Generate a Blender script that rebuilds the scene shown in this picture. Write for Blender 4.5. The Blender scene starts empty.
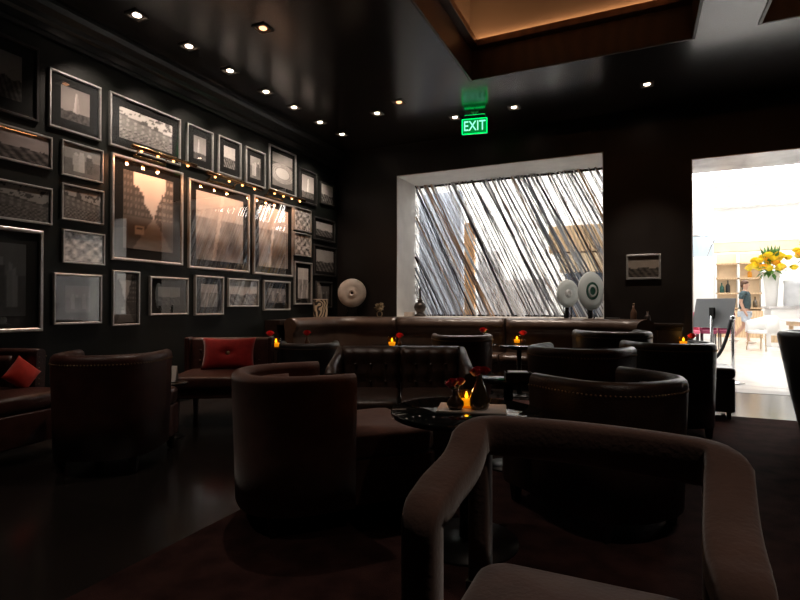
import bpy, bmesh, math, random
from mathutils import Vector, Matrix, noise
PI = math.pi
C = bpy.context.scene.collection
SC = bpy.context.scene
rnd = random.Random(7)

# ------------------------------------------------------------------ camera
H = 1.05
F = 515.0
YAW, PITCH = math.radians(24.7), math.radians(0.67)
cd = bpy.data.cameras.new('camera'); cam = bpy.data.objects.new('camera', cd); C.objects.link(cam)
cam.location = (0, 0, H); cam.rotation_euler = (PI/2 + PITCH, 0, YAW)
cd.sensor_width = 36; cd.lens = 36*F/800; cd.clip_end = 100; cd.clip_start = .02
SC.camera = cam
CM = cam.rotation_euler.to_matrix()
def ray(px, py): return CM @ Vector(((px-400)/F, (300-py)/F, -1))
def at_z(px, py, z):
    d = ray(px, py); return Vector((0, 0, H)) + d*((z-H)/d.z)
def at_t(px, t):
    d = ray(px, 306); return Vector((d.x*t, d.y*t, 0))
def at_y(px, py, Y):
    d = ray(px, py); return Vector((0, 0, H)) + d*(Y/d.y)
def at_x(px, py, X):
    d = ray(px, py); return Vector((0, 0, H)) + d*(X/d.x)

# ------------------------------------------------------------------ materials
def new_mat(name):
    m = bpy.data.materials.new(name); m.use_nodes = True
    return m, m.node_tree.nodes, m.node_tree.links, m.node_tree.nodes['Principled BSDF']
def mat(name, col, rough=.5, metal=0., spec=.5, var=0., vscale=8., bump=0., bscale=60., sheen=0., coat=0., emit=None, es=0., rvar=0.):
    m, N, L, b = new_mat(name)
    b.inputs['Base Color'].default_value = (*col, 1)
    b.inputs['Roughness'].default_value = rough
    b.inputs['Metallic'].default_value = metal
    b.inputs['Specular IOR Level'].default_value = spec
    b.inputs['Sheen Weight'].default_value = sheen
    b.inputs['Coat Weight'].default_value = coat
    if emit:
        b.inputs['Emission Color'].default_value = (*emit, 1); b.inputs['Emission Strength'].default_value = es
    if var or bump or rvar:
        tc = N.new('ShaderNodeTexCoord')
    if var or rvar:
        n = N.new('ShaderNodeTexNoise'); n.inputs['Scale'].default_value = vscale; n.inputs['Detail'].default_value = 5
        L.new(tc.outputs['Object'], n.inputs['Vector'])
    if var:
        r = N.new('ShaderNodeValToRGB')
        r.color_ramp.elements[0].position = .3; r.color_ramp.elements[1].position = .7
        r.color_ramp.elements[0].color = (*[c*(1-var) for c in col], 1)
        r.color_ramp.elements[1].color = (*[min(1, c*(1+var)) for c in col], 1)
        L.new(n.outputs['Fac'], r.inputs['Fac']); L.new(r.outputs['Color'], b.inputs['Base Color'])
    if rvar:
        mr = N.new('ShaderNodeMapRange'); mr.inputs['To Min'].default_value = max(0, rough-rvar); mr.inputs['To Max'].default_value = rough+rvar
        L.new(n.outputs['Fac'], mr.inputs['Value']); L.new(mr.outputs['Result'], b.inputs['Roughness'])
    if bump:
        n2 = N.new('ShaderNodeTexNoise'); n2.inputs['Scale'].default_value = bscale; n2.inputs['Detail'].default_value = 4
        bp = N.new('ShaderNodeBump'); bp.inputs['Strength'].default_value = bump; bp.inputs['Distance'].default_value = .01
        L.new(tc.outputs['Object'], n2.inputs['Vector']); L.new(n2.outputs['Fac'], bp.inputs['Height']); L.new(bp.outputs['Normal'], b.inputs['Normal'])
    return m
def emis(name, col, s):
    m = bpy.data.materials.new(name); m.use_nodes = True; N = m.node_tree.nodes; N.clear()
    e = N.new('ShaderNodeEmission'); e.inputs['Color'].default_value = (*col, 1); e.inputs['Strength'].default_value = s
    o = N.new('ShaderNodeOutputMaterial'); m.node_tree.links.new(e.outputs[0], o.inputs[0]); return m
def glass_mat(name, tint=(1, 1, 1), rough=.02, ior=1.5, gain=1.):
    m = bpy.data.materials.new(name); m.use_nodes = True; N = m.node_tree.nodes; L = m.node_tree.links; N.clear()
    t = N.new('ShaderNodeBsdfTransparent'); t.inputs[0].default_value = (*tint, 1)
    g = N.new('ShaderNodeBsdfGlossy'); g.inputs['Roughness'].default_value = rough
    f = N.new('ShaderNodeFresnel'); f.inputs['IOR'].default_value = ior
    mm = N.new('ShaderNodeMath'); mm.operation = 'MULTIPLY'; mm.inputs[1].default_value = gain; mm.use_clamp = True
    x = N.new('ShaderNodeMixShader'); o = N.new('ShaderNodeOutputMaterial')
    ge = N.new('ShaderNodeNewGeometry'); mb_ = N.new('ShaderNodeMix'); mb_.inputs[3].default_value = .06     # seen from behind a thin pane reflects little
    L.new(ge.outputs['Backfacing'], mb_.inputs[0]); L.new(mm.outputs[0], mb_.inputs[2])
    L.new(f.outputs[0], mm.inputs[0]); L.new(mb_.outputs[0], x.inputs[0]); L.new(t.outputs[0], x.inputs[1]); L.new(g.outputs[0], x.inputs[2]); L.new(x.outputs[0], o.inputs[0]); return m
def strand_mat(name, col, tr=.5):
    m = bpy.data.materials.new(name); m.use_nodes = True; N = m.node_tree.nodes; L = m.node_tree.links; N.clear()
    d = N.new('ShaderNodeBsdfDiffuse'); d.inputs[0].default_value = (*col, 1)
    t = N.new('ShaderNodeBsdfTranslucent'); t.inputs[0].default_value = (*col, 1)
    x = N.new('ShaderNodeMixShader'); x.inputs[0].default_value = tr; o = N.new('ShaderNodeOutputMaterial')
    L.new(d.outputs[0], x.inputs[1]); L.new(t.outputs[0], x.inputs[2]); L.new(x.outputs[0], o.inputs[0]); return m
def print_mat():
    m, N, L, b = new_mat('photographic_print')
    a = N.new('ShaderNodeAttribute'); a.attribute_name = 'Col'
    L.new(a.outputs['Color'], b.inputs['Base Color']); b.inputs['Roughness'].default_value = .6
    b.inputs['Specular IOR Level'].default_value = .2
    return m
def floor_tile_mat(name, c1, c2, rough, size, spec=.35):
    m, N, L, b = new_mat(name)
    tc = N.new('ShaderNodeTexCoord'); br = N.new('ShaderNodeTexBrick')
    br.inputs['Scale'].default_value = 1; br.inputs['Brick Width'].default_value = size; br.inputs['Row Height'].default_value = size
    br.inputs['Mortar Size'].default_value = .003; br.offset = 0
    br.inputs['Color1'].default_value = (*c1, 1); br.inputs['Color2'].default_value = (*c2, 1); br.inputs['Mortar'].default_value = (*[x*.7 for x in c1], 1)
    n = N.new('ShaderNodeTexNoise'); n.inputs['Scale'].default_value = 3; n.inputs['Detail'].default_value = 8
    mx = N.new('ShaderNodeMixRGB'); mx.blend_type = 'MULTIPLY'; mx.inputs[0].default_value = .4
    L.new(tc.outputs['Object'], br.inputs['Vector']); L.new(tc.outputs['Object'], n.inputs['Vector'])
    L.new(br.outputs['Color'], mx.inputs[1]); L.new(n.outputs['Fac'], mx.inputs[2]); L.new(mx.outputs[0], b.inputs['Base Color'])
    b.inputs['Roughness'].default_value = rough
    b.inputs['Specular IOR Level'].default_value = spec
    return m
def wood_mat(name, c1, c2, rough=.4, scale=3.):
    m, N, L, b = new_mat(name)
    tc = N.new('ShaderNodeTexCoord'); w = N.new('ShaderNodeTexWave'); w.inputs['Scale'].default_value = scale
    w.inputs['Distortion'].default_value = 6; w.inputs['Detail'].default_value = 3
    r = N.new('ShaderNodeValToRGB'); r.color_ramp.elements[0].color = (*c1, 1); r.color_ramp.elements[1].color = (*c2, 1)
    L.new(tc.outputs['Object'], w.inputs['Vector']); L.new(w.outputs['Fac'], r.inputs['Fac']); L.new(r.outputs['Color'], b.inputs['Base Color'])
    b.inputs['Roughness'].default_value = rough; return m

M = dict(
    wall=mat('dark_green_paint', (.0040, .0052, .0044), .45, spec=.25, var=.15, vscale=3, rvar=.08),
    wallback=mat('dark_brown_panel', (.010, .0075, .006), .4, var=.2, vscale=2, rvar=.08),
    crown=mat('grey_moulding_paint', (.014, .015, .014), .3),
    ceiling=mat('black_lacquer_ceiling', (.013, .010, .009), .20, spec=.75, var=.1, vscale=1, rvar=.05),
    tile=floor_tile_mat('dark_polished_tile', (.012, .010, .009), (.015, .012, .011), .16, .6),
    carpet=mat('dark_red_carpet', (.030, .014, .0125), .95, spec=.05, var=.45, vscale=7, bump=.6, bscale=220),
    velvet=mat('brown_velvet', (.14, .064, .048), .85, spec=.15, sheen=.35, var=.22, vscale=9, bump=.15, bscale=90),
    velvet2=mat('taupe_velvet', (.085, .046, .036), .85, spec=.15, sheen=.35, var=.2, vscale=10, bump=.15, bscale=90),
    leather=mat('dark_brown_leather', (.030, .016, .012), .38, spec=.5, var=.25, vscale=12, bump=.25, bscale=120, rvar=.07),
    leatherred=mat('oxblood_leather', (.045, .016, .012), .36, spec=.5, var=.25, vscale=12, bump=.25, bscale=120, rvar=.07),
    leatherblack=mat('black_leather', (.012, .012, .0125), .32, spec=.5, var=.2, vscale=12, bump=.2, bscale=120, rvar=.06),
    banq=mat('banquette_leather', (.045, .028, .020), .33, spec=.55, var=.25, vscale=7, bump=.15, bscale=70, rvar=.06),
    nail=mat('antique_brass_nails', (.30, .22, .14), .3, metal=1),
    darkwood=mat('espresso_wood', (.014, .009, .007), .35, var=.2, vscale=20),
    blackglass=mat('black_glass_top', (.006, .008, .008), .05, spec=.6),
    blackmetal=mat('black_metal', (.01, .01, .01), .4, metal=.5),
    silver=mat('pewter_frame', (.50, .50, .49), .36, metal=.8, var=.12, vscale=40),
    darkframe=mat('dark_frame', (.03, .03, .03), .35, metal=.3),
    mat_black=mat('black_mat_board', (.003, .0032, .003), .8, spec=.2),
    mat_white=mat('white_mat_board', (.35, .34, .31), .8),
    prt=print_mat(),
    glass=glass_mat('picture_glass', (1, 1, 1), .015, 1.55, 2.7),
    brass=mat('polished_brass', (.34, .20, .10), .25, metal=1),
    bulb=emis('warm_bulb', (1, .42, .13), 7),
    lens=emis('downlight_lens', (1, .80, .62), 9),
    lensdim=emis('gimbal_downlight_lens', (1, .45, .22), 3),
    trimring=mat('downlight_trim', (.10, .09, .08), .4, metal=.5),
    red=mat('red_cushion_fabric', (.30, .012, .011), .75, spec=.2, var=.15, vscale=20, bump=.15, bscale=100, sheen=.2),
    redbright=mat('red_orange_cushion_fabric', (.50, .028, .016), .75, spec=.2, var=.15, vscale=20, sheen=.2),
    petal=mat('red_petals', (.55, .012, .022), .6, var=.3, vscale=30),
    leaf=mat('green_leaf', (.05, .16, .03), .5, var=.3, vscale=30),
    stem=mat('green_stem', (.04, .10, .03), .6),
    vase=mat('bronze_vase', (.10, .055, .035), .3, metal=.35, var=.3, vscale=20),
    vase2=mat('olive_glass_vase', (.06, .04, .02), .15, var=.3, vscale=20, coat=.5),
    amber=glass_mat('amber_votive_glass', (1, .78, .28), .05, 1.5),
    flame=emis('candle_flame', (1, .58, .09), 5),
    wax=mat('flame_glow_wax', (.8, .45, .12), .6, emit=(1, .55, .06), es=.7),  # the flame's glow in the wax is put in as emission
    paper=mat('white_card', (.75, .70, .65), .7),
    paperyellow=mat('yellow_card_print', (.65, .42, .04), .7),
    black=mat('matte_black', (.01, .01, .01), .6),
    jamb=mat('grey_white_jamb_paint', (.78, .78, .76), .5, var=.08, vscale=4),
    green=emis('exit_green_glow', (.0, .80, .12), 3.2),
    exitwhite=emis('exit_letter_glow', (.30, 1, .66), 1.3),
    exitground=emis('exit_face_dim_green', (.0, .30, .05), .8),
    signbody=mat('sign_housing', (.05, .06, .05), .4),
    cove=emis('cove_light_strip', (1, .38, .13), 15),
    recessbrown=wood_mat('recess_walnut', (.020, .010, .007), (.035, .017, .011), .4, 2),
    recesslip=wood_mat('recess_lip_walnut', (.06, .028, .017), (.09, .042, .025), .4, 2),
    recesstop=mat('taupe_recess_paint', (.20, .205, .21), .7),
    white=mat('white_plaster', (.80, .79, .77), .7),
    whitefloor=floor_tile_mat('white_marble_floor', (.95, .94, .92), (.88, .87, .85), .12, .8),
    marble=mat('pale_marble', (.62, .60, .60), .2, var=.35, vscale=2.2),
    bluegrey=mat('blue_grey_panel', (.40, .44, .52), .6, var=.1, vscale=2),
    paleblue=mat('pale_blue_soffit', (.50, .60, .70), .6),
    beige=mat('beige_panel', (.72, .56, .38), .6, var=.08, vscale=3),
    tan=wood_mat('tan_wood', (.48, .33, .19), (.60, .42, .26), .5, 4),
    orange=wood_mat('orange_wood', (.72, .38, .18), (.85, .50, .26), .5, 2),
    navy=mat('slate_blue_fabric', (.06, .09, .14), .8),
    lobbypanel=emis('added_lobby_glow', (1, .97, .93), 14),
    lobbypanel2=emis('added_lobby_glow_soft', (1, .97, .93), 9.5),
    daylight=emis('daylight_window', (.93, .97, 1), 7),
    grey=mat('grey_metal_plate', (.22, .23, .24), .45, metal=.3),
    threshold=mat('threshold_stone', (.06, .055, .05), .3, var=.2, vscale=6),
    steel=mat('brushed_steel', (.55, .56, .57), .25, metal=1),
    rope=mat('black_velvet_rope', (.02, .02, .025), .8),
    skin=mat('skin', (.55, .32, .23), .6),
    hair=mat('brown_hair', (.10, .05, .03), .6, var=.3, vscale=60),
    teal=mat('dark_teal_cotton', (.045, .075, .085), .85, var=.15, vscale=20),
    shorts=mat('pale_blue_cotton', (.55, .60, .68), .85, var=.08, vscale=20),
    shoe=mat('pale_shoe', (.65, .55, .48), .6),
    magenta=mat('maroon_upholstery', (.20, .02, .06), .7, var=.2, vscale=8),
    pink=mat('pink_upholstery', (.65, .12, .20), .7),
    yellow=mat('yellow_petals', (.85, .62, .02), .6, var=.2, vscale=20),
    yellow2=mat('orange_yellow_petals', (.85, .42, .02), .6, var=.2, vscale=20),
    ceram=mat('pale_grey_ceramic', (.55, .56, .58), .35, var=.1, vscale=5),
    ivory=mat('ivory_ceramic', (.50, .44, .38), .4, var=.12, vscale=8),
    frost=strand_mat('frosted_disc_glass', (.62, .66, .66), .5),
    greenglass=mat('green_black_glass', (.02, .07, .05), .12, spec=.6),
    bronze=mat('dark_bronze', (.05, .04, .035), .35, metal=.6, var=.3, vscale=20),
    gold=mat('pale_gold', (.55, .45, .30), .3, metal=1),
    swirl=None,
)
def swirl_mat():
    m, N, L, b = new_mat('black_swirl_lacquer')
    tc = N.new('ShaderNodeTexCoord'); w = N.new('ShaderNodeTexWave'); w.inputs['Scale'].default_value = 5; w.inputs['Distortion'].default_value = 14; w.inputs['Detail'].default_value = 1
    w.inputs['Detail Scale'].default_value = 1.3
    r = N.new('ShaderNodeValToRGB'); r.color_ramp.elements[0].position = .35; r.color_ramp.elements[1].position = .5
    r.color_ramp.elements[0].color = (.012, .010, .009, 1); r.color_ramp.elements[1].color = (.36, .29, .20, 1)
    L.new(tc.outputs['Object'], w.inputs['Vector']); L.new(w.outputs['Fac'], r.inputs['Fac']); L.new(r.outputs['Color'], b.inputs['Base Color'])
    b.inputs['Roughness'].default_value = .35; return m
M['swirl'] = swirl_mat()

# ------------------------------------------------------------------ mesh helpers
class MB:
    def __init__(s): s.v = []; s.f = []; s.sm = []
    def add(s, vs, fs, smooth=False):
        b = len(s.v); s.v += [tuple(v) for v in vs]
        for f in fs: s.f.append(tuple(b+i for i in f)); s.sm.append(smooth)
        return s
    def box(s, c, d, rz=0, rx=0, ry=0):
        R = Matrix.Rotation(rz, 3, 'Z') @ Matrix.Rotation(ry, 3, 'Y') @ Matrix.Rotation(rx, 3, 'X')
        vs = [R @ Vector((x*d[0]/2, y*d[1]/2, z*d[2]/2)) + Vector(c) for x in (-1, 1) for y in (-1, 1) for z in (-1, 1)]
        return s.add(vs, [(0, 1, 3, 2), (4, 6, 7, 5), (0, 4, 5, 1), (2, 3, 7, 6), (0, 2, 6, 4), (1, 5, 7, 3)])
    def box2(s, a, b):
        return s.box([(a[i]+b[i])/2 for i in range(3)], [abs(b[i]-a[i]) for i in range(3)])
    def rings(s, rings, cap0=True, cap1=True, smooth=True, closed=True):
        n = len(rings[0]); b = len(s.v)
        for r in rings: s.v += [tuple(p) for p in r]
        for i in range(len(rings)-1):
            for j in range(n if closed else n-1):
                k = (j+1) % n
                s.f.append((b+i*n+j, b+i*n+k, b+(i+1)*n+k, b+(i+1)*n+j)); s.sm.append(smooth)
        if cap0: s.f.append(tuple(b+j for j in reversed(range(n)))); s.sm.append(False)
        if cap1: s.f.append(tuple(b+(len(rings)-1)*n+j for j in range(n))); s.sm.append(False)
        return s
    def lathe(s, prof, c=(0, 0, 0), n=24, axis='Z', cap=True):
        rs = []
        for r, z in prof:
            ring = []
            for k in range(n):
                a = 2*PI*k/n; x, y = max(r, 1e-4)*math.cos(a), max(r, 1e-4)*math.sin(a)
                p = {'Z': (x, y, z), 'Y': (x, -z, y), 'X': (z, x, y)}[axis]
                ring.append((c[0]+p[0], c[1]+p[1], c[2]+p[2]))
            rs.append(ring)
        return s.rings(rs, cap, cap)
    def tube(s, pts, r, n=8, smooth=True):
        pts = [Vector(p) for p in pts]; rs = []
        rad = r if isinstance(r, (list, tuple)) else [r]*len(pts)
        up = Vector((0, 0, 1))
        for i, p in enumerate(pts):
            d = (pts[min(i+1, len(pts)-1)] - pts[max(i-1, 0)]).normalized()
            a = d.cross(up)
            if a.length < .1: a = d.cross(Vector((0, 1, 0)))
            a.normalize(); b = d.cross(a)
            rs.append([p + (a*math.cos(2*PI*k/n) + b*math.sin(2*PI*k/n))*rad[i] for k in range(n)])
        return s.rings(rs, True, True, smooth)
    def ball(s, c, r, nu=10, nv=6):
        rx, ry, rz = r if isinstance(r, (list, tuple)) else (r, r, r)
        rs = []
        for i in range(nv+1):
            a = -PI/2 + PI*i/nv; q = max(math.cos(a), .01)
            rs.append([(c[0]+rx*q*math.cos(2*PI*k/nu), c[1]+ry*q*math.sin(2*PI*k/nu), c[2]+rz*math.sin(a)) for k in range(nu)])
        return s.rings(rs)
    def block(s, outline, z0, z1, r=.03, crown=0., seg=4):
        """an outline (list of xy) raised from z0 to z1 with rounded upper and lower edges"""
        n = len(outline); cx = sum(p[0] for p in outline)/n; cy = sum(p[1] for p in outline)/n
        def inset(d):
            out = []
            for x, y in outline:
                v = Vector((x-cx, y-cy)); l = v.length
                v = v*((l-d)/l) if l > d else v*.01
                out.append((cx+v.x, cy+v.y))
            return out
        rs = []
        for k in range(seg+1):
            a = PI/2*k/seg; o = inset(r*(1-math.sin(a))); z = z0 + r*(1-math.cos(a)); rs.append([(x, y, z) for x, y in o])
        for k in range(seg+1):
            a = PI/2*k/seg; o = inset(r*(1-math.cos(a))); z = z1 - r + r*math.sin(a); rs.append([(x, y, z) for x, y in o])
        if crown:
            for q in (.35, .6, .82, .97):
                d = r; rs.append([(cx+(x-cx)*(1-q), cy+(y-cy)*(1-q), z1+crown*(1-(1-q)**2)) for x, y in inset(d)])
        return s.rings(rs)
    def sweep(s, path, sec, smooth=True, cap=True):
        """sec: closed list of (offset to the right of the path, z); path: list of xy"""
        rs = []; n = len(path)
        for i, p in enumerate(path):
            a = Vector(path[max(i-1, 0)]); b = Vector(path[min(i+1, n-1)]); d = (b-a).normalized(); nr = Vector((d.y, -d.x))
            rs.append([(p[0]+nr.x*o, p[1]+nr.y*o, z) for o, z in (sec(i/(n-1)) if callable(sec) else sec)])
        return s.rings(rs, cap, cap, smooth)
    def build(s, name, m, parent=None, loc=None, rz=None, bevel=0., seg=2, sharp=None):
        me = bpy.data.meshes.new(name); me.from_pydata(s.v, [], s.f)
        if len(s.f) > 1: bm = bmesh.new(); bm.from_mesh(me); bmesh.ops.recalc_face_normals(bm, faces=bm.faces); bm.to_mesh(me); bm.free()
        for p, q in zip(me.polygons, s.sm): p.use_smooth = q
        me.materials.append(M[m] if isinstance(m, str) else m)
        o = bpy.data.objects.new(name, me); C.objects.link(o)
        if parent: o.parent = parent
        if loc is not None: o.location = loc
        if rz is not None: o.rotation_euler.z = rz
        if bevel:
            b = o.modifiers.new('bevel', 'BEVEL'); b.width = bevel; b.segments = seg; b.limit_method = 'ANGLE'
        return o
def tag(o, label, cat, group=None, kind=None):
    if label: o['label'] = label
    if cat: o['category'] = cat
    if group: o['group'] = group
    if kind: o['kind'] = kind
    return o
def thing(name, label, cat, loc=(0, 0, 0), rz=0, group=None):
    o = bpy.data.objects.new(name, None); C.objects.link(o); o.location = loc; o.rotation_euler.z = rz; o.empty_display_size = .1
    return tag(o, label, cat, group)
def struct(o): o['kind'] = 'structure'; return o
def copy_tree(o, parent=None):
    c = o.copy(); C.objects.link(c)
    if parent: c.parent = parent
    for ch in list(o.children): copy_tree(ch, c)
    return c
def rrect(w, d, r, n=6, cx=0, cy=0):
    out = []
    for sx, sy, a0 in ((1, 1, 0), (-1, 1, 90), (-1, -1, 180), (1, -1, 270)):
        for k in range(n+1):
            a = math.radians(a0 + 90*k/n); out.append((cx+sx*(w/2-r)+r*math.cos(a), cy+sy*(d/2-r)+r*math.sin(a)))
    return out
def facing(fx, fy): return math.atan2(-fx, fy)
def sbox(name, m, *pairs):
    mb = MB()
    for a, b in pairs: mb.box2(a, b)
    return struct(mb.build(name, m))

# ------------------------------------------------------------------ room shell
XL, XR, YB, YN, HC = -4.56, 3.6, 7.4, -1.6, 3.61
TH = .78
WX0, WX1, WZ0, WZ1 = -3.46, -.40, .88, 3.12
DX0, DX1, DZ = .63, 3.0, 2.90
struct(MB().box2((XL, YN, -.1), (XR, YB, 0)).build('floor', 'tile'))
tag(MB().block(rrect(XR+1.86-.02, 5.75-YN, .02, 2, (XR-1.86)/2, (5.75+YN)/2), 0, .010, .004).build('carpet', 'carpet'),
    'dark reddish brown carpet inset in the polished tile under the chairs', 'carpet')
sbox('wall_left', 'wall', ((XL-.15, YN, 0), (XL, YB+TH, 4.3)))
sbox('wall_right', 'wallback', ((XR, YN, 0), (XR+.15, YB+TH, 4.3)))
sbox('wall_near', 'wallback', ((XL-.15, YN-.15, 0), (XR+.15, YN, 4.3)))
sbox('wall_back', 'wallback',
     ((XL, YB, 0), (WX0, YB+TH, 4.3)), ((WX0, YB, 0), (WX1, YB+TH, WZ0)), ((WX0, YB, WZ1), (WX1, YB+TH, 4.3)),
     ((WX1, YB, 0), (DX0, YB+TH, 4.3)), ((DX0, YB, DZ), (DX1, YB+TH, 4.3)), ((DX1, YB, 0), (XR, YB+TH, 4.3)))
# jamb linings of the screen opening
t = .012
sbox('window_1', 'jamb', ((WX0, YB-.004, WZ0), (WX0+t, YB+TH+.01, WZ1)), ((WX1-t, YB-.004, WZ0), (WX1, YB+TH+.01, WZ1)),
     ((WX0, YB-.004, WZ1-t), (WX1, YB+TH+.01, WZ1)))
sbox('trim_1', 'marble', ((DX0, YB-.004, DZ-t), (DX1, YB+TH+.01, DZ)), ((DX0, YB-.004, 0), (DX0+t, YB+TH+.01, DZ-t)), ((DX1-t, YB-.004, 0), (DX1, YB+TH+.01, DZ-t)))
sbox('trim_2', 'ivory', ((WX0, YB-.03, WZ0-.03), (WX1, YB+TH, WZ0+.004)))          # sill slab
# ceiling with two coffers
R1 = (-1.71, 1.2, .52, 5.62); R2 = (1.01, 1.2, 3.2, 5.58)
sbox('ceiling', 'ceiling',
     ((XL, YN, HC), (R1[0], YB, 4.3)), ((R1[0], R1[3], HC), (R1[2], YB, 4.3)), ((R1[0], YN, HC), (R1[2], R1[1], 4.3)),
     ((R1[2], YN, HC), (R2[0], YB, 4.3)), ((R2[0], R2[3], HC), (R2[2], YB, 4.3)), ((R2[0], YN, HC), (R2[2], R2[1], 4.3)), ((R2[2], YN, HC), (XR, YB, 4.3)))
for i, (x0, y0, x1, y1) in enumerate((R1, R2)):
    e = .004
    top = sbox('ceiling_recess', 'recesstop', ((x0, y0, 4.7), (x1, y1, 4.75)), ((x0, y0, 4.0), (x0+.006, y1, 4.7)), ((x1-.006, y0, 4.0), (x1, y1, 4.7)), ((x0+.006, y0, 4.0), (x1-.006, y0+.006, 4.7)), ((x0+.006, y1-.006, 4.0), (x1-.006, y1, 4.7)))
    mb = MB(); lp = MB(); cv = MB()
    for (a, b) in (((x0, y0), (x0+.03, y1)), ((x1-.03, y0), (x1, y1)), ((x0+.03, y0), (x1-.03, y0+.03)), ((x0+.03, y1-.03), (x1-.03, y1))):
        mb.box2((a[0], a[1], HC-.012), (b[0], b[1], 3.93))
    w = .12
    for (a, b) in (((x0, y0), (x0+w, y1)), ((x1-w, y0), (x1, y1)), ((x0+w, y0), (x1-w, y0+w)), ((x0+w, y1-w), (x1-w, y1))):
        lp.box2((a[0], a[1], 3.93), (b[0], b[1], 4.0))
    q = .05
    for (a, b) in (((x0+.01, y0+.1), (x0+q, y1-.1)), ((x1-q, y0+.1), (x1-.01, y1-.1)), ((x0+.1, y0+.01), (x1-.1, y0+q)), ((x0+.1, y1-q), (x1-.1, y1-.01))):
        cv.box2((a[0], a[1], 4.003), (b[0], b[1], 4.03))
    struct(mb.build('trim_%d' % (3+3*i), 'recessbrown', bevel=.004)); struct(lp.build('trim_%d' % (4+3*i), 'recesslip', bevel=.004))
    tag(cv.build('cove_light', 'cove'), ('orange cove light strip inside the large ceiling recess', 'orange cove light strip in the second ceiling recess at the right edge')[i], 'cove light')
# crown moulding on the picture wall and the back wall
sec = [(0, 3.33), (.035, 3.33), (.04, 3.36), (.03, 3.38), (.03, 3.44), (.06, 3.46), (.07, 3.5), (.12, 3.54), (.14, 3.58), (.14, 3.61), (0, 3.61)]
struct(MB().sweep([(XL, YN), (XL, YB)], sec, smooth=False).build('trim_9', 'crown'))
sec2 = [(0, 0), (.02, 0), (.02, .13), (.012, .15), (0, .15)]
struct(MB().sweep([(XL, YN), (XL, YB)], sec2, smooth=False).build('baseboard_left', 'wall'))
# threshold and floor bands at the doorway
sbox('trim_10', 'threshold', ((DX0, YB, -.05), (DX1, YB+.30, .003)))

# ------------------------------------------------------------------ lobby beyond
LY0, LY1, LX0, LX1, LZ = YB+TH, 22.0, -9.0, 9.0, 4.6
sbox('floor_lobby', 'whitefloor', ((LX0, YB+.30, -.1), (LX1, LY1, 0.0)))
sbox('ceiling_lobby', 'white', ((LX0, LY0, LZ), (LX1, LY1, LZ+.1)))
sbox('wall_lobby_back', 'white', ((LX0, LY1, 0), (LX1, LY1+.1, LZ)))
sbox('wall_lobby_left', 'white', ((LX0-.1, LY0, 0), (LX0, LY1, LZ)))
sbox('wall_lobby_right', 'white', ((LX1, LY0, 0), (LX1+.1, LY1, LZ)))
sbox('wall_lobby_front', 'white', ((LX0, LY0, 0), (XL-.15, LY0+.1, LZ)), ((XR+.15, LY0, 0), (LX1, LY0+.1, LZ)), ((XL-.15, LY0, 4.3), (XR+.15, LY0+.1, LZ)))
sbox('wall_lobby_partition', 'white', ((-7.5, 12.6, 0), (.45, 12.8, LZ)))
for i, (x0, y0, x1, y1) in enumerate(((-5.6, 9.2, -3.4, 11.6), (-2.7, 9.2, -.5, 11.6), (.8, 9.6, 3.6, 12.2), (1.2, 14.2, 5.0, 17.6), (1.2, 18.6, 6.0, 21.2))):  # glowing panels added to the ceiling as the lobby's light source
    p = MB().box2((x0, y0, LZ-.03), (x1, y1, LZ-.002)).build('added_light_panel', 'lobbypanel' if i < 2 else 'lobbypanel2')
    tag(p, ('added luminous ceiling panel behind the left of the string screen', 'added luminous ceiling panel behind the right of the string screen', 'added luminous ceiling panel just beyond the doorway',
            'added luminous ceiling panel above the walking person', 'added luminous ceiling panel near the far lobby wall')[i], 'light panel', 'added luminous lobby ceiling panels')

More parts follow.
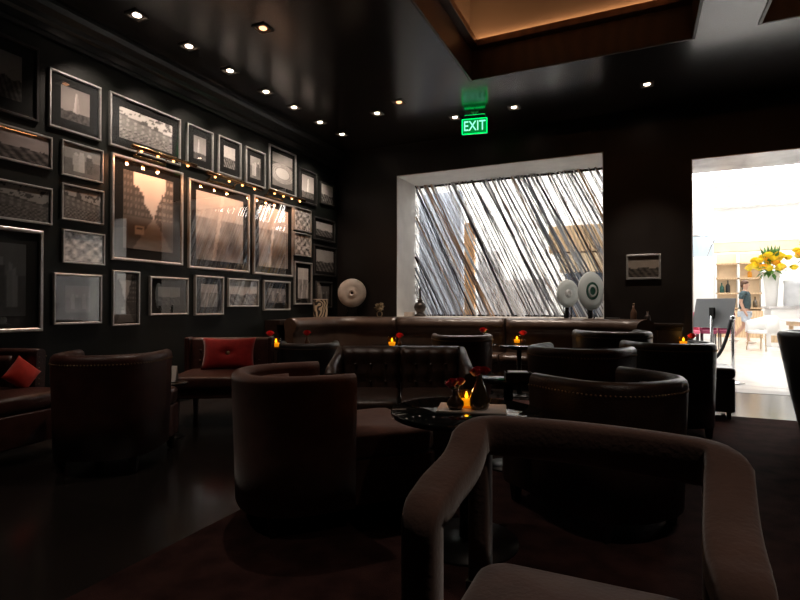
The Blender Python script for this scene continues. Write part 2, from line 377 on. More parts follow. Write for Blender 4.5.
# ------------------------------------------------------------------ string screen in the opening
def screen():
    root = thing('string_screen', 'screen of slanting grey, white and brown cords filling the wide wall opening', 'screen', ((WX0+WX1)/2, YB+TH, WZ0))
    w, h = WX1-WX0-.03, WZ1-WZ0-.02
    mats = [strand_mat('white_cord', (.80, .80, .80), .6), strand_mat('pale_grey_cord', (.52, .54, .57), .55), strand_mat('grey_cord', (.30, .31, .34), .5),
            strand_mat('brown_cord', (.24, .15, .10), .4), strand_mat('black_cord', (.05, .045, .045), .3), strand_mat('tan_cord', (.60, .46, .34), .5)]
    r = random.Random(11)
    fr = MB().box2((-w/2-.01, -.03, 0), (w/2+.01, -.0, .03)).box2((-w/2-.01, -.03, h-.03), (w/2+.01, 0, h))
    MB().box2((-w/2-.01, -.03, 0), (w/2+.01, -.0, .03)).build('lower_rail', 'blackmetal', root); MB().box2((-w/2-.01, -.03, h-.03), (w/2+.01, 0, h)).build('upper_rail', 'blackmetal', root)
    def clip(xb, xt):
        # the cord from (xb, z=0) to (xt, z=h) cut to the opening
        z0, z1 = .0, h
        a, b = -w/2+.01, w/2-.01
        def zx(x): return (x-xb)/(xt-xb)*h
        if max(xb, xt) < a or min(xb, xt) > b: return None
        if xt < a: z1 = min(z1, zx(a))
        if xt > b: z1 = min(z1, zx(b))
        if xb > b: z0 = max(z0, zx(b))
        if xb < a: z0 = max(z0, zx(a))
        if z1-z0 < .08: return None
        X = lambda z: xb + (xt-xb)*z/h
        return (X(z0), z0), (X(z1), z1)
    def cord(mb, xb, lean, wd, y, th):
        c = clip(xb, xb-lean)
        if not c: return False
        (xa, za), (xb_, zb) = c
        vs = []
        for x, z in c:
            for dx, dy in ((-wd/2, -th/2), (wd/2, -th/2), (wd/2, th/2), (-wd/2, th/2)): vs.append((x+dx, y+dy, z))
        mb.add(vs, [(0, 1, 2, 3), (7, 6, 5, 4), (0, 4, 5, 1), (1, 5, 6, 2), (2, 6, 7, 3), (3, 7, 4, 0)])
        return True
    L = h*math.tan(math.radians(26))
    n = 0; tot = 98
    for i in range(tot):
        f = (i+.5)/tot
        xb = -w/2 + f*(w+L*1.0) + r.uniform(-.03, .03)
        # clusters: dark cords bunch, with bright gaps between the bunches
        k = noise.noise(Vector((f*11, 3.1, 0)))
        if k < -.12: mi = r.choice((4, 4, 2, 3, 2, 1)); wd = r.uniform(.008, .020)
        elif k < .1: mi = r.choice((1, 0, 2, 1, 3, 0, 5)); wd = r.uniform(.008, .030)
        else: mi = r.choice((0, 1, 5, 0, 1, 2)); wd = r.uniform(.012, .040)
        mb = MB()
        if cord(mb, xb, L + r.uniform(-.10, .10), wd, -.10 + r.choice((0, .02, .045)), .012):
            mb.build('cord', mats[mi], root)
    fine = MB(); fine2 = MB()
    for i in range(300):
        xb = -w/2 + r.uniform(0, 1)*(w+L)
        cord(fine if i % 3 else fine2, xb, L + r.uniform(-.34, .18), r.uniform(.0025, .006), -.03 + r.uniform(-.02, .01), .005)
    o = fine.build('fine_cords', mats[2], root); o['kind'] = 'stuff'
    o = fine2.build('fine_dark_cords', mats[3], root); o['kind'] = 'stuff'
screen()
# coloured things of the lobby seen through the screen
def lobby_panel(px0, px1, py0, py1, Y, m, name, label, cat, th=.25, ground=False):
    a = at_y(px0, py1, Y); b = at_y(px1, py0, Y)
    z0 = 0 if ground else max(a.z, 0)
    o = MB().box2((a.x, Y, z0), (b.x, Y+th, b.z)).build(name, m, bevel=.02)
    return tag(o, label, cat)
lobby_panel(419, 461, 190, 318, 10.4, 'bluegrey', 'display_panel', 'blue grey upright panel behind the left of the string screen', 'panel', .2, True)
lobby_panel(464, 474, 222, 318, 9.9, 'orange', 'wooden_post', 'orange wooden post behind the left half of the string screen', 'post', .12, True)
lobby_panel(478, 500, 250, 318, 11.2, 'marble', 'stone_plinth', 'pale stone plinth behind the middle of the string screen', 'plinth', .4, True)
lobby_panel(500, 546, 278, 318, 11.0, 'marble', 'reception_counter', 'low pale stone counter behind the middle of the string screen', 'counter', .5, True)
def open_shelf():
    a = at_y(549, 318, 10.6); b = at_y(604, 222, 10.6)
    root = thing('shelf_unit', 'tan wooden stepped shelf unit behind the right of the string screen', 'shelf', (a.x, 10.6, 0))
    W, Hh = b.x-a.x, b.z
    MB().box2((0, 0, Hh-.55), (W, .35, Hh-.02)).build('upper_box', 'tan', root, bevel=.01)
    MB().box2((W*.2, .02, Hh-.95), (W, .33, Hh-.57)).build('middle_box', 'beige', root, bevel=.01)
    MB().box2((W*.3, .0, 0), (W, .35, Hh-.97)).build('lower_cabinet', 'navy', root, bevel=.01)
open_shelf()

# ------------------------------------------------------------------ framed photographs
def fb(x, y, s, o=4):
    v = 0; a = .5
    for k in range(o): v += a*noise.noise(Vector((x*s*2**k + 7.3*k, y*s*2**k, 1.7*k+s))); a *= .5
    return v
def g_street(u, v, sd):
    sky = .62 - .22*(1-v)
    c = sky + .06*fb(u+sd, v, 3)
    vx, vy = .52+.1*math.sin(sd), .42
    dl = u/vx; dr = (1-u)/(1-vx)
    top_l = vy + (1-dl)*(.75+.12*math.sin(int(u*14+sd)*2.1)); top_r = vy + (1-dr)*(.85+.15*math.sin(int(u*12+sd*2)*1.7))
    if v > vy:
        if u < vx and v < top_l: c = .07 + .07*(math.sin(v*70) > .3)*(math.sin(u*90) > 0) + .05*fb(u, v, 14)
        if u > vx and v < top_r: c = .10 + .16*(math.sin(v*60+2) > .2)*(math.sin(u*80) > -.2) + .05*fb(u, v, 14)
    else:
        c = .16 + .10*(v/vy) + .05*fb(u*.4+sd, v*3, 9)
        d = abs(u-vx)/(vy-v+.03)
        if d > .9: c *= .45
    cx, cy = .30+.05*sd % .1, .25
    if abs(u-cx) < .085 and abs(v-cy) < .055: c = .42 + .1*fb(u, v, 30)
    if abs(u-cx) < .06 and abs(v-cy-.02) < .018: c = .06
    return c
def g_crowd(u, v, sd):
    k = fb(u+sd, v, 9, 3); m = math.sin((u*17+3*fb(u, v+sd, 5)))*math.sin((v*15+3*fb(u+sd, v, 5)))
    return max(.04, .34 + 1.3*k*.5 + .28*m)
def g_land(u, v, sd):
    hz = .45 + .12*fb(u+sd, .1, 3)
    if v > hz: return .50 - .15*(v-hz) + .10*fb(u*1.5+sd, v*3, 3)
    return max(.03, .10 + .25*fb(u+sd, v*2, 6)+.08*math.sin((u*30+v*20)))
def g_figures(u, v, sd):
    c = .14 + .06*fb(u+sd, v, 4) + .12*(v > .55)
    for k in range(3):
        x = .28 + .22*k + .05*math.sin(sd+k*2); hh = .68 + .08*math.cos(sd*3+k)
        if (u-x)**2/.0035 + (v-hh)**2/.0045 < 1: c = .48
        if abs(u-x) < .085 - .03*abs(v-.5) and .12 < v < hh-.05: c = (.44, .10, .36)[(k+int(sd)) % 3] + .08*fb(u, v+sd, 14)
    return c
def g_vehicle(u, v, sd):
    c = .44 + .10*fb(u+sd, v, 3)
    eave = .70 - .22*u + .05*math.sin(sd)                       # roof line falling to the right
    if v < eave: c = .17 + .12*(math.sin(u*46+sd) > .1)*(math.sin((v+.22*u)*40) > -.3) + .10*fb(u, v+sd, 12)
    if eave < v < eave+.05: c = .10
    if v > eave and fb(u*1.3+sd, v, 6) > .10: c = .09 + .05*fb(u, v, 20)
    if v < .34 + .05*fb(u*2+sd, 0, 5): c = .12 + .34*max(0, fb(u*1.4+sd, v*1.4, 16)+.15) + .10*math.sin(u*60)*math.sin(v*52)
    return max(.03, c)
def g_bowl(u, v, sd):
    e = ((u-.5)/.62)**2 + ((v-.42)/.30)**2
    c = .12 + .04*fb(u, v+sd, 5) if v > .5 else .16
    if e < 1: c = .30 + .10*math.sin(e*30) + .10*fb(u, v, 12)
    if e < .30: c = .50
    if v > .72: c = .25 + .05*fb(u, v, 4)
    return c
def g_tower(u, v, sd):
    c = .45 - .25*v + .05*fb(u+sd, v, 3)
    x = .48 + .06*math.sin(sd)
    if abs(u-x) < .16*(1-v*.9) and v < .88: c = .62 - .2*(u > x) + .06*fb(u, v, 20)
    if v < .28+.06*fb(u+sd, 0, 5): c = .10 + .16*fb(u, v+sd, 10)
    return c
def g_abstract(u, v, sd):
    c = .22 + .30*fb(u+sd, v, 3)
    if v > .62: c = .42 + .10*fb(u*1.4, v*4+sd, 4)
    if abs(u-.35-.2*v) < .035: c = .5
    return max(.03, c)
PRINTN = 44
def photo(px0, px1, yt, yb, gen, mw, label, m='silver', fwid=.021, tint=(1, .95, .90), sd=None, dark=1., lamp=False, rail_gap=0):
    a = at_x(px0, yt, XL); b = at_x(px0, yb, XL); c = at_x(px1, yt, XL)
    W, Hh = c.y-a.y, a.z-b.z
    root = thing('framed_photograph', label, 'picture', (XL, (a.y+c.y)/2, (a.z+b.z)/2), PI/2, 'framed photographs on the picture wall')
    # in local space x runs along the wall, the front looks to -y
    def rect(i, y): return [(-W/2+i, y, -Hh/2+i), (W/2-i, y, -Hh/2+i), (W/2-i, y, Hh/2-i), (-W/2+i, y, Hh/2-i)]
    f = fwid
    MB().rings([rect(0, -.002), rect(0, -.026), rect(f*.25, -.032), rect(f*.75, -.032), rect(f, -.024), rect(f, -.008)], False, False, False).build('frame', m, root)
    MB().add(rect(f*.9, -.010), [(0, 1, 2, 3)]).build('mat_board', 'mat_black', root)
    # print
    iw, ih = W-2*(f+mw), Hh-2*(f+mw)
    if isinstance(mw, tuple): pass
    nx = PRINTN if iw >= ih else max(10, int(PRINTN*iw/ih)); ny = PRINTN if ih >= iw else max(10, int(PRINTN*ih/iw))
    vs, fs, cols = [], [], []
    sd = sd if sd is not None else rnd.uniform(0, 50)
    for j in range(ny+1):
        for i in range(nx+1):
            u, v = i/nx, j/ny
            vs.append((-iw/2+u*iw, -.013, -ih/2+v*ih)); g = min(.85, max(.012, gen(u, v, sd)*dark*1.05)); cols.append((g*tint[0], g*tint[1], g*tint[2], 1))
    for j in range(ny):
        for i in range(nx): q = j*(nx+1)+i; fs.append((q, q+1, q+nx+2, q+nx+1))
    p = MB().add(vs, fs).build('print', 'prt', root)
    at = p.data.color_attributes.new('Col', 'FLOAT_COLOR', 'POINT')
    for k, cc in enumerate(cols): at.data[k].color = cc
    MB().add(rect(f*.9, -.019), [(0, 1, 2, 3)]).build('glass_pane', 'glass', root)
    return root, W, Hh
P = photo
P(-24, 38, 23, 105, g_land, .10, 'large dark road photo with wide black mat, topmost at the left picture edge', 'darkframe', .028, dark=.35)
P(47.5, 100, 67, 126, g_tower, .085, 'photo of a hazy city avenue with black mat in the top row, second from left', dark=.7, tint=(1, .88, .82))
P(108.5, 179.5, 91, 145, g_vehicle, .085, 'wide photo of a long streetcar scene with black mat, top row above first big picture', dark=.9)
P(-12, 51, 120, 156, g_land, .006, 'wide matless photo with a pale streak, below the dark road photo at left', fwid=.018, dark=.55, tint=(1, .84, .80))
P(60, 102, 139, 174.5, g_figures, .006, 'small matless photo of standing people, topmost of the narrow column left of big street picture', fwid=.016, dark=.8)
P(-12, 51, 176.5, 217, g_vehicle, .006, 'wide matless photo of an old car, third down at the left picture edge', fwid=.018, dark=.5)
P(60, 102.5, 182.5, 219, g_vehicle, .006, 'small matless photo of houses and vehicles, second down in the narrow column', fwid=.016, dark=.6)
P(-30, 42, 222, 334, g_figures, .10, 'tall dark photo of seated figures with black mat, lowest at the left picture edge', 'silver', .03, dark=.22, tint=(.85, .95, 1))
P(61, 103.5, 229, 262.5, g_crowd, .006, 'small matless photo of a packed crowd, third down in the narrow column', fwid=.016, dark=.95)
P(52, 100.5, 272.5, 325, g_figures, .085, 'square photo of a faint figure inside wide black mat, first of bottom row', dark=.28)
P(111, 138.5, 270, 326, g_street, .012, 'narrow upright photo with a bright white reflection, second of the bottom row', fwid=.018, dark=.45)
P(148.5, 187, 276, 315.5, g_land, .085, 'small landscape photo in wide black mat, third of the bottom row', dark=.22)
P(193.5, 222.5, 275, 315.5, g_abstract, .075, 'upright photo with pale blurred subject in black mat, fourth of the bottom row', dark=.6)
P(227, 257.5, 278, 307, g_land, .006, 'wide matless photo in silver frame, fifth of the bottom row', fwid=.019, dark=.75)
P(262.5, 289, 280, 310.5, g_figures, .085, 'small photo in wide black mat, last of the bottom row', dark=.6)
P(185.5, 212, 122.5, 165, g_tower, .085, 'upright photo of a pale statue with black mat, between streetcar and pale band photos', dark=.9)
P(217, 240, 134.5, 173, g_land, .08, 'upright photo of stacked pale bands with black mat, above the middle big picture', dark=1.05)
P(244.5, 264.5, 146, 183, g_figures, .075, 'upright photo of dancing figures with black mat, just left of stadium photo', dark=.9)
P(268, 295, 143.5, 189, g_bowl, .06, 'photo of an oval stadium bowl with black mat, above the third big picture', 'silver', dark=.85)
P(298, 316, 167, 201, g_tower, .06, 'upright photo of a white sail shape, right of the stadium photo', 'darkframe', dark=1.)
P(319.5, 333, 181, 203, g_land, .006, 'small matless landscape photo, last of the top row', 'darkframe', .02, dark=1.)
P(293, 310, 206, 229.5, g_crowd, .006, 'small matless crowd photo at upper right of the third big picture', 'silver', .016, dark=.85)
P(293, 310, 231.5, 255, g_crowd, .006, 'small matless crowd photo directly above the narrow matted portrait', 'silver', .016, dark=.8)
P(293.5, 311, 261, 304.5, g_abstract, .07, 'narrow upright matted photo beside the lower right of third big picture', dark=1.1)
P(313, 334, 216, 239, g_land, .05, 'wide photo with black mat, top of the last column by the corner', 'darkframe', dark=.8)
P(313, 335, 244, 275, g_land, .05, 'photo of hills with black mat, middle of the last column by the corner', 'darkframe', dark=.7)
P(315, 331, 281, 308, g_figures, .05, 'dark photo partly hidden by the swirl box on the ledge', 'darkframe', dark=.4)
BIG = []
BIG.append(P(110.5, 182, 152.5, 259.5, g_street, .10, 'large photo of a city street with a car, first of three lamp-lit pictures', fwid=.027, sd=2.4, dark=.95, tint=(1, .88, .78)))
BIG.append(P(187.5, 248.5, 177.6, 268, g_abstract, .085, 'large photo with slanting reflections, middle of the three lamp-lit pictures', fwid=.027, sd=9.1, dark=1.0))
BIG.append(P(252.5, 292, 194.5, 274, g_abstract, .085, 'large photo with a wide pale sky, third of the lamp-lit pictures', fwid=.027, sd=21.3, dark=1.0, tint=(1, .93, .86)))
def picture_lamp(src, label):
    root0, W, Hh = src; l = root0.location
    root = thing('picture_lamp', label, 'picture lamp', (l.x, l.y, l.z+Hh/2+.03), PI/2, 'brass picture lamps')
    w = W*.92
    MB().box((0, -.012, .003), (w*.5, .02, .028)).build('wall_plate', 'brass', root, bevel=.004)
    MB().lathe([(.016, -w/2), (.02, -w/2+.004), (.02, w/2-.004), (.016, w/2)], (0, -.25, .015), 14, 'X').build('lamp_bar', 'brass', root)
    for s in (-.22, .22):
        MB().tube([(s*w, -.015, .004), (s*w, -.06, .05), (s*w, -.15, .065), (s*w, -.25, .020)], .008, 8).build('arm', 'brass', root)
    for k in range(4):
        x = (-.36 + .24*k)*w
        b = MB().lathe([(.0, -.012), (.012, -.004), (.012, .006), (.0, .012)], (x, -.245, -.012), 10).build('bulb', 'bulb', root)
        ld = bpy.data.lights.new('picture_lamp_light', 'SPOT'); ld.energy = PLE; ld.color = (1, .40, .17); ld.shadow_soft_size = .015
        ld.spot_size = math.radians(140); ld.spot_blend = .8
        lo = bpy.data.objects.new('picture_lamp_light', ld); C.objects.link(lo); lo.parent = root; lo.location = (x, -.245, -.03)
        lo.rotation_euler = (math.radians(28), 0, 0)
PLE = 5.0
picture_lamp(BIG[0], 'brass bar lamp above the first big picture of the city street')
picture_lamp(BIG[1], 'brass bar lamp above the middle big picture')
picture_lamp(BIG[2], 'brass bar lamp above the third big picture near the corner')

# ------------------------------------------------------------------ ceiling downlights
def fill_downlight(x, y, label, energy): downlight(0, 0, label, energy, at=(x, y))
def downlight(px, py, label, energy, dim=False, at=None, aim=0):
    p = Vector((*at, HC)) if at else at_z(px, py, HC)
    root = thing('recessed_downlight', label, 'downlight', (p.x, p.y, HC), 0, 'ceiling downlights')
    s = .055; w = .018
    mb = MB()
    for a, b in (((-s-w, -s-w), (s+w, -s)), ((-s-w, s), (s+w, s+w)), ((-s-w, -s), (-s, s)), ((s, -s), (s+w, s))): mb.box2((*a, -.012), (*b, -.0005))
    mb.build('trim_ring', 'trimring', root)
    MB().lathe([(.0, -.010), (.030, -.010), (.036, -.006), (.036, -.001), (.0, -.001)], n=14).build('lens', 'lensdim' if dim else 'lens', root)
    if energy:
        ld = bpy.data.lights.new('downlight_spot', 'SPOT'); ld.energy = energy; ld.color = (1, .82, .68); ld.shadow_soft_size = .03
        ld.spot_size = math.radians(75); ld.spot_blend = .7
        lo = bpy.data.objects.new('downlight_spot', ld); C.objects.link(lo); lo.parent = root; lo.location = (0, 0, -.03); lo.rotation_euler = (0, math.radians(aim), 0)
DL = 95
for i, (x, y) in enumerate(((137, 15), (189, 46), (230, 70.5), (266, 91.5), (294, 107), (320, 122), (342, 134))):
    downlight(x, y, ('first', 'second', 'third', 'fourth', 'fifth', 'sixth', 'last')[i] + ' lit square downlight of the row along the picture wall, counting from the near end', DL, aim=24)
downlight(263, 28, 'dim orange square downlight set apart from the row, nearest the camera', 5, True)
downlight(377, 113, 'lit downlight above the round plate sculpture on the ledge', 190)
downlight(399, 102, 'small faint downlight left of the big ceiling recess', 2, True)
downlight(455, 117, 'lit downlight just left of the EXIT sign', 190)
downlight(514, 107, 'lit downlight just right of the EXIT sign', 190)
downlight(647, 84, 'lit downlight above the dark pier beside the doorway', 190)

for x, y, lab in ((-2.9, .4, 'added unseen ceiling downlight above the left studded chairs'), (-2.3, 2.7, 'added unseen downlight left of the big recess above the velvet chair'), (.76, 1.0, 'added unseen downlight between the two ceiling recesses')):
    fill_downlight(x, y, lab, 75)  # out-of-view downlights added to brighten the foreground chairs
# ------------------------------------------------------------------ exit sign
def text_mesh(txt, size, ext):
    cu = bpy.data.curves.new('lettering', 'FONT'); cu.body = txt; cu.size = size; cu.extrude = ext; cu.align_x = 'CENTER'; cu.align_y = 'CENTER'; cu.offset = .001
    o = bpy.data.objects.new('lettering', cu); C.objects.link(o)
    bpy.context.view_layer.update()
    dg = bpy.context.evaluated_depsgraph_get(); me = bpy.data.meshes.new_from_object(o.evaluated_get(dg)); bpy.data.objects.remove(o); return me
p = at_t(475, 6.75)
root = thing('exit_sign', 'green lit EXIT sign hanging below the dark ceiling', 'exit sign', (p.x, p.y, 0), math.radians(10))
ez = H + 180/F*6.75
MB().box((0, 0, ez), (.33, .04, .205)).build('housing', 'signbody', root, bevel=.006)
MB().box((0, -.022, ez), (.315, .006, .19)).build('face', 'exitground', root)
me = text_mesh('EXIT', .165, .003); me.materials.clear(); me.materials.append(M['exitwhite'])
o = bpy.data.objects.new('lettering', me); C.objects.link(o); o.parent = root; o.location = (0, -.029, ez); o.rotation_euler = (PI/2, 0, 0); o.scale = (.86, 1.1, 1)
fr = MB()
for a, b in (((-.165, -.1), (-.157, .1)), ((.157, -.1), (.165, .1)), ((-.157, -.1), (.157, -.094)), ((-.157, .094), (.157, .1))): fr.box2((a[0], -.03, ez+a[1]), (b[0], -.018, ez+b[1]))
fr.build('face_border', 'green', root)
MB().box((0, 0, ez+.125), (.28, .05, .05)).build('canopy', 'signbody', root, bevel=.004)
MB().box((0, 0, ez+.1515), (.27, .042, .003)).build('top_lens', 'green', root)
MB().lathe([(.012, ez+.153), (.012, HC-.012), (.05, HC-.010), (.05, HC-.001)], n=12).build('mount', 'signbody', root)

# ------------------------------------------------------------------ furniture
def arc_u(w, d, tip, n=26):
    """U-shaped plan, open to +y: from (-w/2, tip) round the back at y=-d to (w/2, tip)"""
    pts = [(-w/2, tip)]
    e = 2.7
    for k in range(n+1):
        a = PI + PI*k/n
        cx, sy = math.cos(a), math.sin(a)
        x = (w/2)*math.copysign(abs(cx)**(2/e), cx); y = d*math.copysign(abs(sy)**(2/e), sy)
        pts.append((x, y))
    pts.append((w/2, tip))
    # drop doubled points
    out = [pts[0]]
    for q in pts[1:]:
        if (Vector(q)-Vector(out[-1])).length > .012: out.append(q)
    return out
def resample(pts, step):
    out = [pts[0]]; acc = 0
    for a, b in zip(pts, pts[1:]):
        a, b = Vector(a), Vector(b); L = (b-a).length; s = step-acc
        while s <= L: out.append(tuple(a.lerp(b, s/L))); s += step
        acc = (acc+L) % step
    return out
def offset_path(path, d):
    out = []; n = len(path)
    for i, p in enumerate(path):
        a = Vector(path[max(i-1, 0)]); b = Vector(path[min(i+1, n-1)]); t_ = (b-a).normalized(); out.append((p[0]+t_.y*d, p[1]-t_.x*d))
    return out
TUBS = {}
def tub_chair(x, y, fx, fy, label, m='leather', Ht=.74, w=.62, seat_z=.44, scale=1., nails=True, low=.0, cat='armchair', group='low tub chairs around the round tables', dip=.0, seat_len=.40, fl=.02):
    """barrel-backed lounge chair facing local +y"""
    key = (m, Ht, w, seat_z, nails, low, dip, seat_len, fl)
    rz = facing(fx, fy)
    if key in TUBS:
        root = copy_tree(TUBS[key]); root.location = (x, y, 0.010); root.rotation_euler.z = rz; root['label'] = label; root.scale = (scale,)*3; return root
    root = thing('tub_chair', label, cat, (x, y, .010), rz, group); root.scale = (scale,)*3
    d = .33; th = .075
    path = arc_u(w-th, d, .12)
    # path runs left tip -> back -> right tip; the outside is on the right-hand side of travel
    def sec(f):
        e = abs(2*f-1); ht = Ht - low*max(0, e-.45)/.55 - dip*(1-e)**2
        out = [(th/2, .10), (th/2+fl*.4, .35), (th/2+fl, ht-.05)]
        for k in range(7):
            a = PI*k/6; out.append((fl+th/2*math.cos(a), ht-.035+.035*math.sin(a)))
        out += [(-th/2+fl, ht-.05), (-th/2+fl*.3, .35), (-th/2, .10)]
        return out
    MB().sweep(path, sec).build('backrest', m, root)
    # inner cushion pad of the back
    ip = [q for q in offset_path(path, -th/2-.018)][2:-2]
    MB().sweep(ip, [(.02, seat_z-.05), (.02, Ht-.07), (.0, Ht-.05), (-.018, Ht-.09), (-.030, (Ht+seat_z)/2), (-.02, seat_z-.05)]).build('back_cushion', m, root)
    out = [(-w/2+th, -.05)] + [q for q in offset_path(path, -th*.6) if q[1] < -.02] + [(w/2-th, -.05)]
    so = [(w/2-.015, seat_len-.04), (w/2-.035, seat_len), (-w/2+.035, seat_len), (-w/2+.015, seat_len-.04), (-w/2+.015, .145), (-w/2+th, .12)] + out[1:-1] + [(w/2-th, .12), (w/2-.015, .145)]
    MB().block(so, .10, seat_z-.12, .012).build('seat_base', m, root)
    MB().block([(q[0]*.985, q[1]*.985+.004) for q in so], seat_z-.118, seat_z, .035, .018).build('seat_cushion', m, root)
    for sx, sy in ((-.25, .33), (.25, .33), (-.22, -.24), (.22, -.24)):
        MB().rings([[(sx+a*q, sy+b*q, z) for a, b in ((-1, -1), (1, -1), (1, 1), (-1, 1))] for z, q in ((0, .016), (.104, .026))], smooth=False).build('leg', 'darkwood', root)
    if nails:
        mb = MB()
        hp = offset_path(path, th/2+.021)
        ns = resample(hp, .020)
        for q in ns: mb.ball((q[0], q[1], Ht-.058), .0055, 6, 3)
        for s, q in ((1, path[0]), (-1, path[-1])):
            for k in range(14): mb.ball((q[0], q[1]+.001, .14+k*.04), .005, 6, 3)
        if not low: mb.build('nailhead_trim', 'nail', root)
    TUBS[key] = root
    return root
# velvet chair in the middle foreground
velvet = tub_chair(-1.51, 2.205, .64, .77, 'brown velvet tub chair seen from behind left of the front table', 'velvet', .725, .63, .43, nails=False, seat_len=.56)
tub_chair(-3.20, 2.36, -.50, .86, 'dark leather tub chair at left, its studded back to the camera', 'leatherred')
tub_chair(-4.13, 2.08, .95, .15, 'dark leather tub chair against the picture wall holding an orange red cushion', 'leatherred', .72)
tub_chair(-3.04, 4.40, -.55, .84, 'small studded tub chair beside the side table with two red flowers', 'leatherblack', scale=.92)
tub_chair(-1.76, 5.46, -.40, .92, 'dark leather tub chair back standing before the middle of the banquette', 'leather', .735)
tub_chair(-.18, 2.77, -.78, .62, 'studded dark leather tub chair right of the front table with glossy rim', 'leather', .71, .64)
tub_chair(-.37, 3.98, .28, .96, 'wide dark tub chair behind the glossy rimmed studded chair', 'leather', .72, scale=1.05)
tub_chair(-.25, 5.76, -.42, .90, 'dark tub chair before the rounded right end of the banquette', 'leatherblack', .735, scale=1.08)
tub_chair(.21, 4.84, -.42, .90, 'black tub chair standing tall beside the doorway aisle', 'leatherblack', .75)
tub_chair(1.55, 5.15, .85, .5, 'black leather chair cut off by the right edge of the photo', 'leatherblack', .84, .60, .46, fl=.13, nails=False)

def loveseat():
    c = Vector((-1.64, 3.58)); f = Vector((.40, -.916))
    root = thing('loveseat', 'dark tufted leather loveseat facing the camera behind the front table', 'loveseat', (c.x, c.y, .010), facing(*f))
    W = .90
    m = 'leather'
    # local: +y front; back at y = 0
    sec = []
    MB().block(rrect(W, .70, .05, 4, 0, .36), .10, .34, .012).build('seat_base', m, root)
    for s in (-1, 1): MB().block(rrect(W/2-.075, .60, .05, 4, s*(W/4-.03), .40), .342, .44, .035, .015).build('seat_cushion', m, root)
    # tufted back grid
    for s in (-1, 1):
        nx, nz = 20, 14; vs = []; fs = []; w2 = W/2-.005
        def pt(i, j, front):
            u, v = i/nx, j/nz
            x = (u-.5)*w2 + s*W/4; z = .345 + v*.385
            if not front: return (x, -.05 - .03*v, z)
            a, b = (u*4) % 1, (v*3) % 1
            y = .085 - .03*v + .018*(abs(math.sin(PI*u*4))*abs(math.sin(PI*v*3)))**.5
            e = min(u, 1-u, v, 1-v); y -= .05*max(0, 1-e/.08)**2
            return (x, y, z)
        mb = MB()
        A = [[pt(i, j, True) for i in range(nx+1)] for j in range(nz+1)]
        vs = [p for r in A for p in r]
        fs = [(j*(nx+1)+i, j*(nx+1)+i+1, (j+1)*(nx+1)+i+1, (j+1)*(nx+1)+i) for j in range(nz) for i in range(nx)]
        nb = len(vs); Bk = [pt(i, j, False) for j in range(nz+1) for i in range(nx+1)]; vs += Bk
        fs += [tuple(nb+k for k in reversed(f)) for f in fs[:nx*nz]]
        per = [i for i in range(nx+1)] + [j*(nx+1)+nx for j in range(1, nz+1)] + [nz*(nx+1)+i for i in range(nx-1, -1, -1)] + [j*(nx+1) for j in range(nz-1, 0, -1)]
        for k in range(len(per)):
            a, b = per[k], per[(k+1) % len(per)]; fs.append((a, b, nb+b, nb+a))
        mb.add(vs, fs, True); bk = mb.build('backrest', m, root)
        bt = MB()
        for i in range(1, 4):
            for j in range(1, 3): MB().ball(((i/4-.5)*w2 + s*W/4, .088-.03*j/3, .345+.385*j/3), .012, 8, 4).build('button', m, bk)
    for s in (-1, 1):
        MB().sweep([(s*(W/2+.02), -.07), (s*(W/2+.02), .10), (s*(W/2+.015), .45), (s*(W/2-.0), .62)],
                   lambda q: [(-.035, .12), (.035, .12), (.035, .70-.12*q), (.02, .725-.12*q), (-.02, .725-.12*q), (-.035, .70-.12*q)]).build('armrest', m, root)
    for sx in (-.38, .38):
        for sy in (.08, .64): MB().rings([[(sx+a*q, sy+b*q, z) for a, b in ((-1, -1), (1, -1), (1, 1), (-1, 1))] for z, q in ((0, .018), (.102, .026))], smooth=False).build('leg', 'darkwood', root)
loveseat()

def slipper():
    f = Vector((.50, -.866))
    root = thing('lounge_chair', 'wide tufted leather lounge chair by the picture wall with a red cushion', 'lounge chair', (-3.62, 3.90, 0), facing(*f))
    W = .74; m = 'leatherred'
    MB().block(rrect(W, .68, .04, 4, 0, .32), .26, .34, .012).build('seat_base', m, root)
    MB().block(rrect(W+.01, .70, .05, 4, 0, .335), .342, .445, .03, .015).build('seat_cushion', m, root)
    sec = [(-.035, .25), (.045, .25), (.045, .45), (.01, .72), (-.01, .742), (-.05, .742), (-.075, .72)]
    mb = MB().rings([[(-W/2+(W/14)*k, (o_ + .006*math.sin(k*PI*.5)), z) for o_, z in sec] for k in range(15)], smooth=True); bk = mb.build('backrest', m, root, bevel=.008)
    bt = MB()
    for i in range(-2, 3):
        for z in (.52, .62): MB().ball((i*.14, .045-.13*(z-.45), z), .012, 8, 4).build('button', m, bk)
    for s in (-1, 1): MB().box((s*(W/2+.02), .02, .50), (.045, .16, .50)).build('side_wing', m, root, bevel=.015)
    for sx in (-.32, .32):
        for sy in (.03, .60): MB().rings([[(sx+a*q, sy+b*q, z) for a, b in ((-1, -1), (1, -1), (1, 1), (-1, 1))] for z, q in ((0, .016), (.262, .028))], smooth=False).build('leg', 'darkwood', root)
slipper()

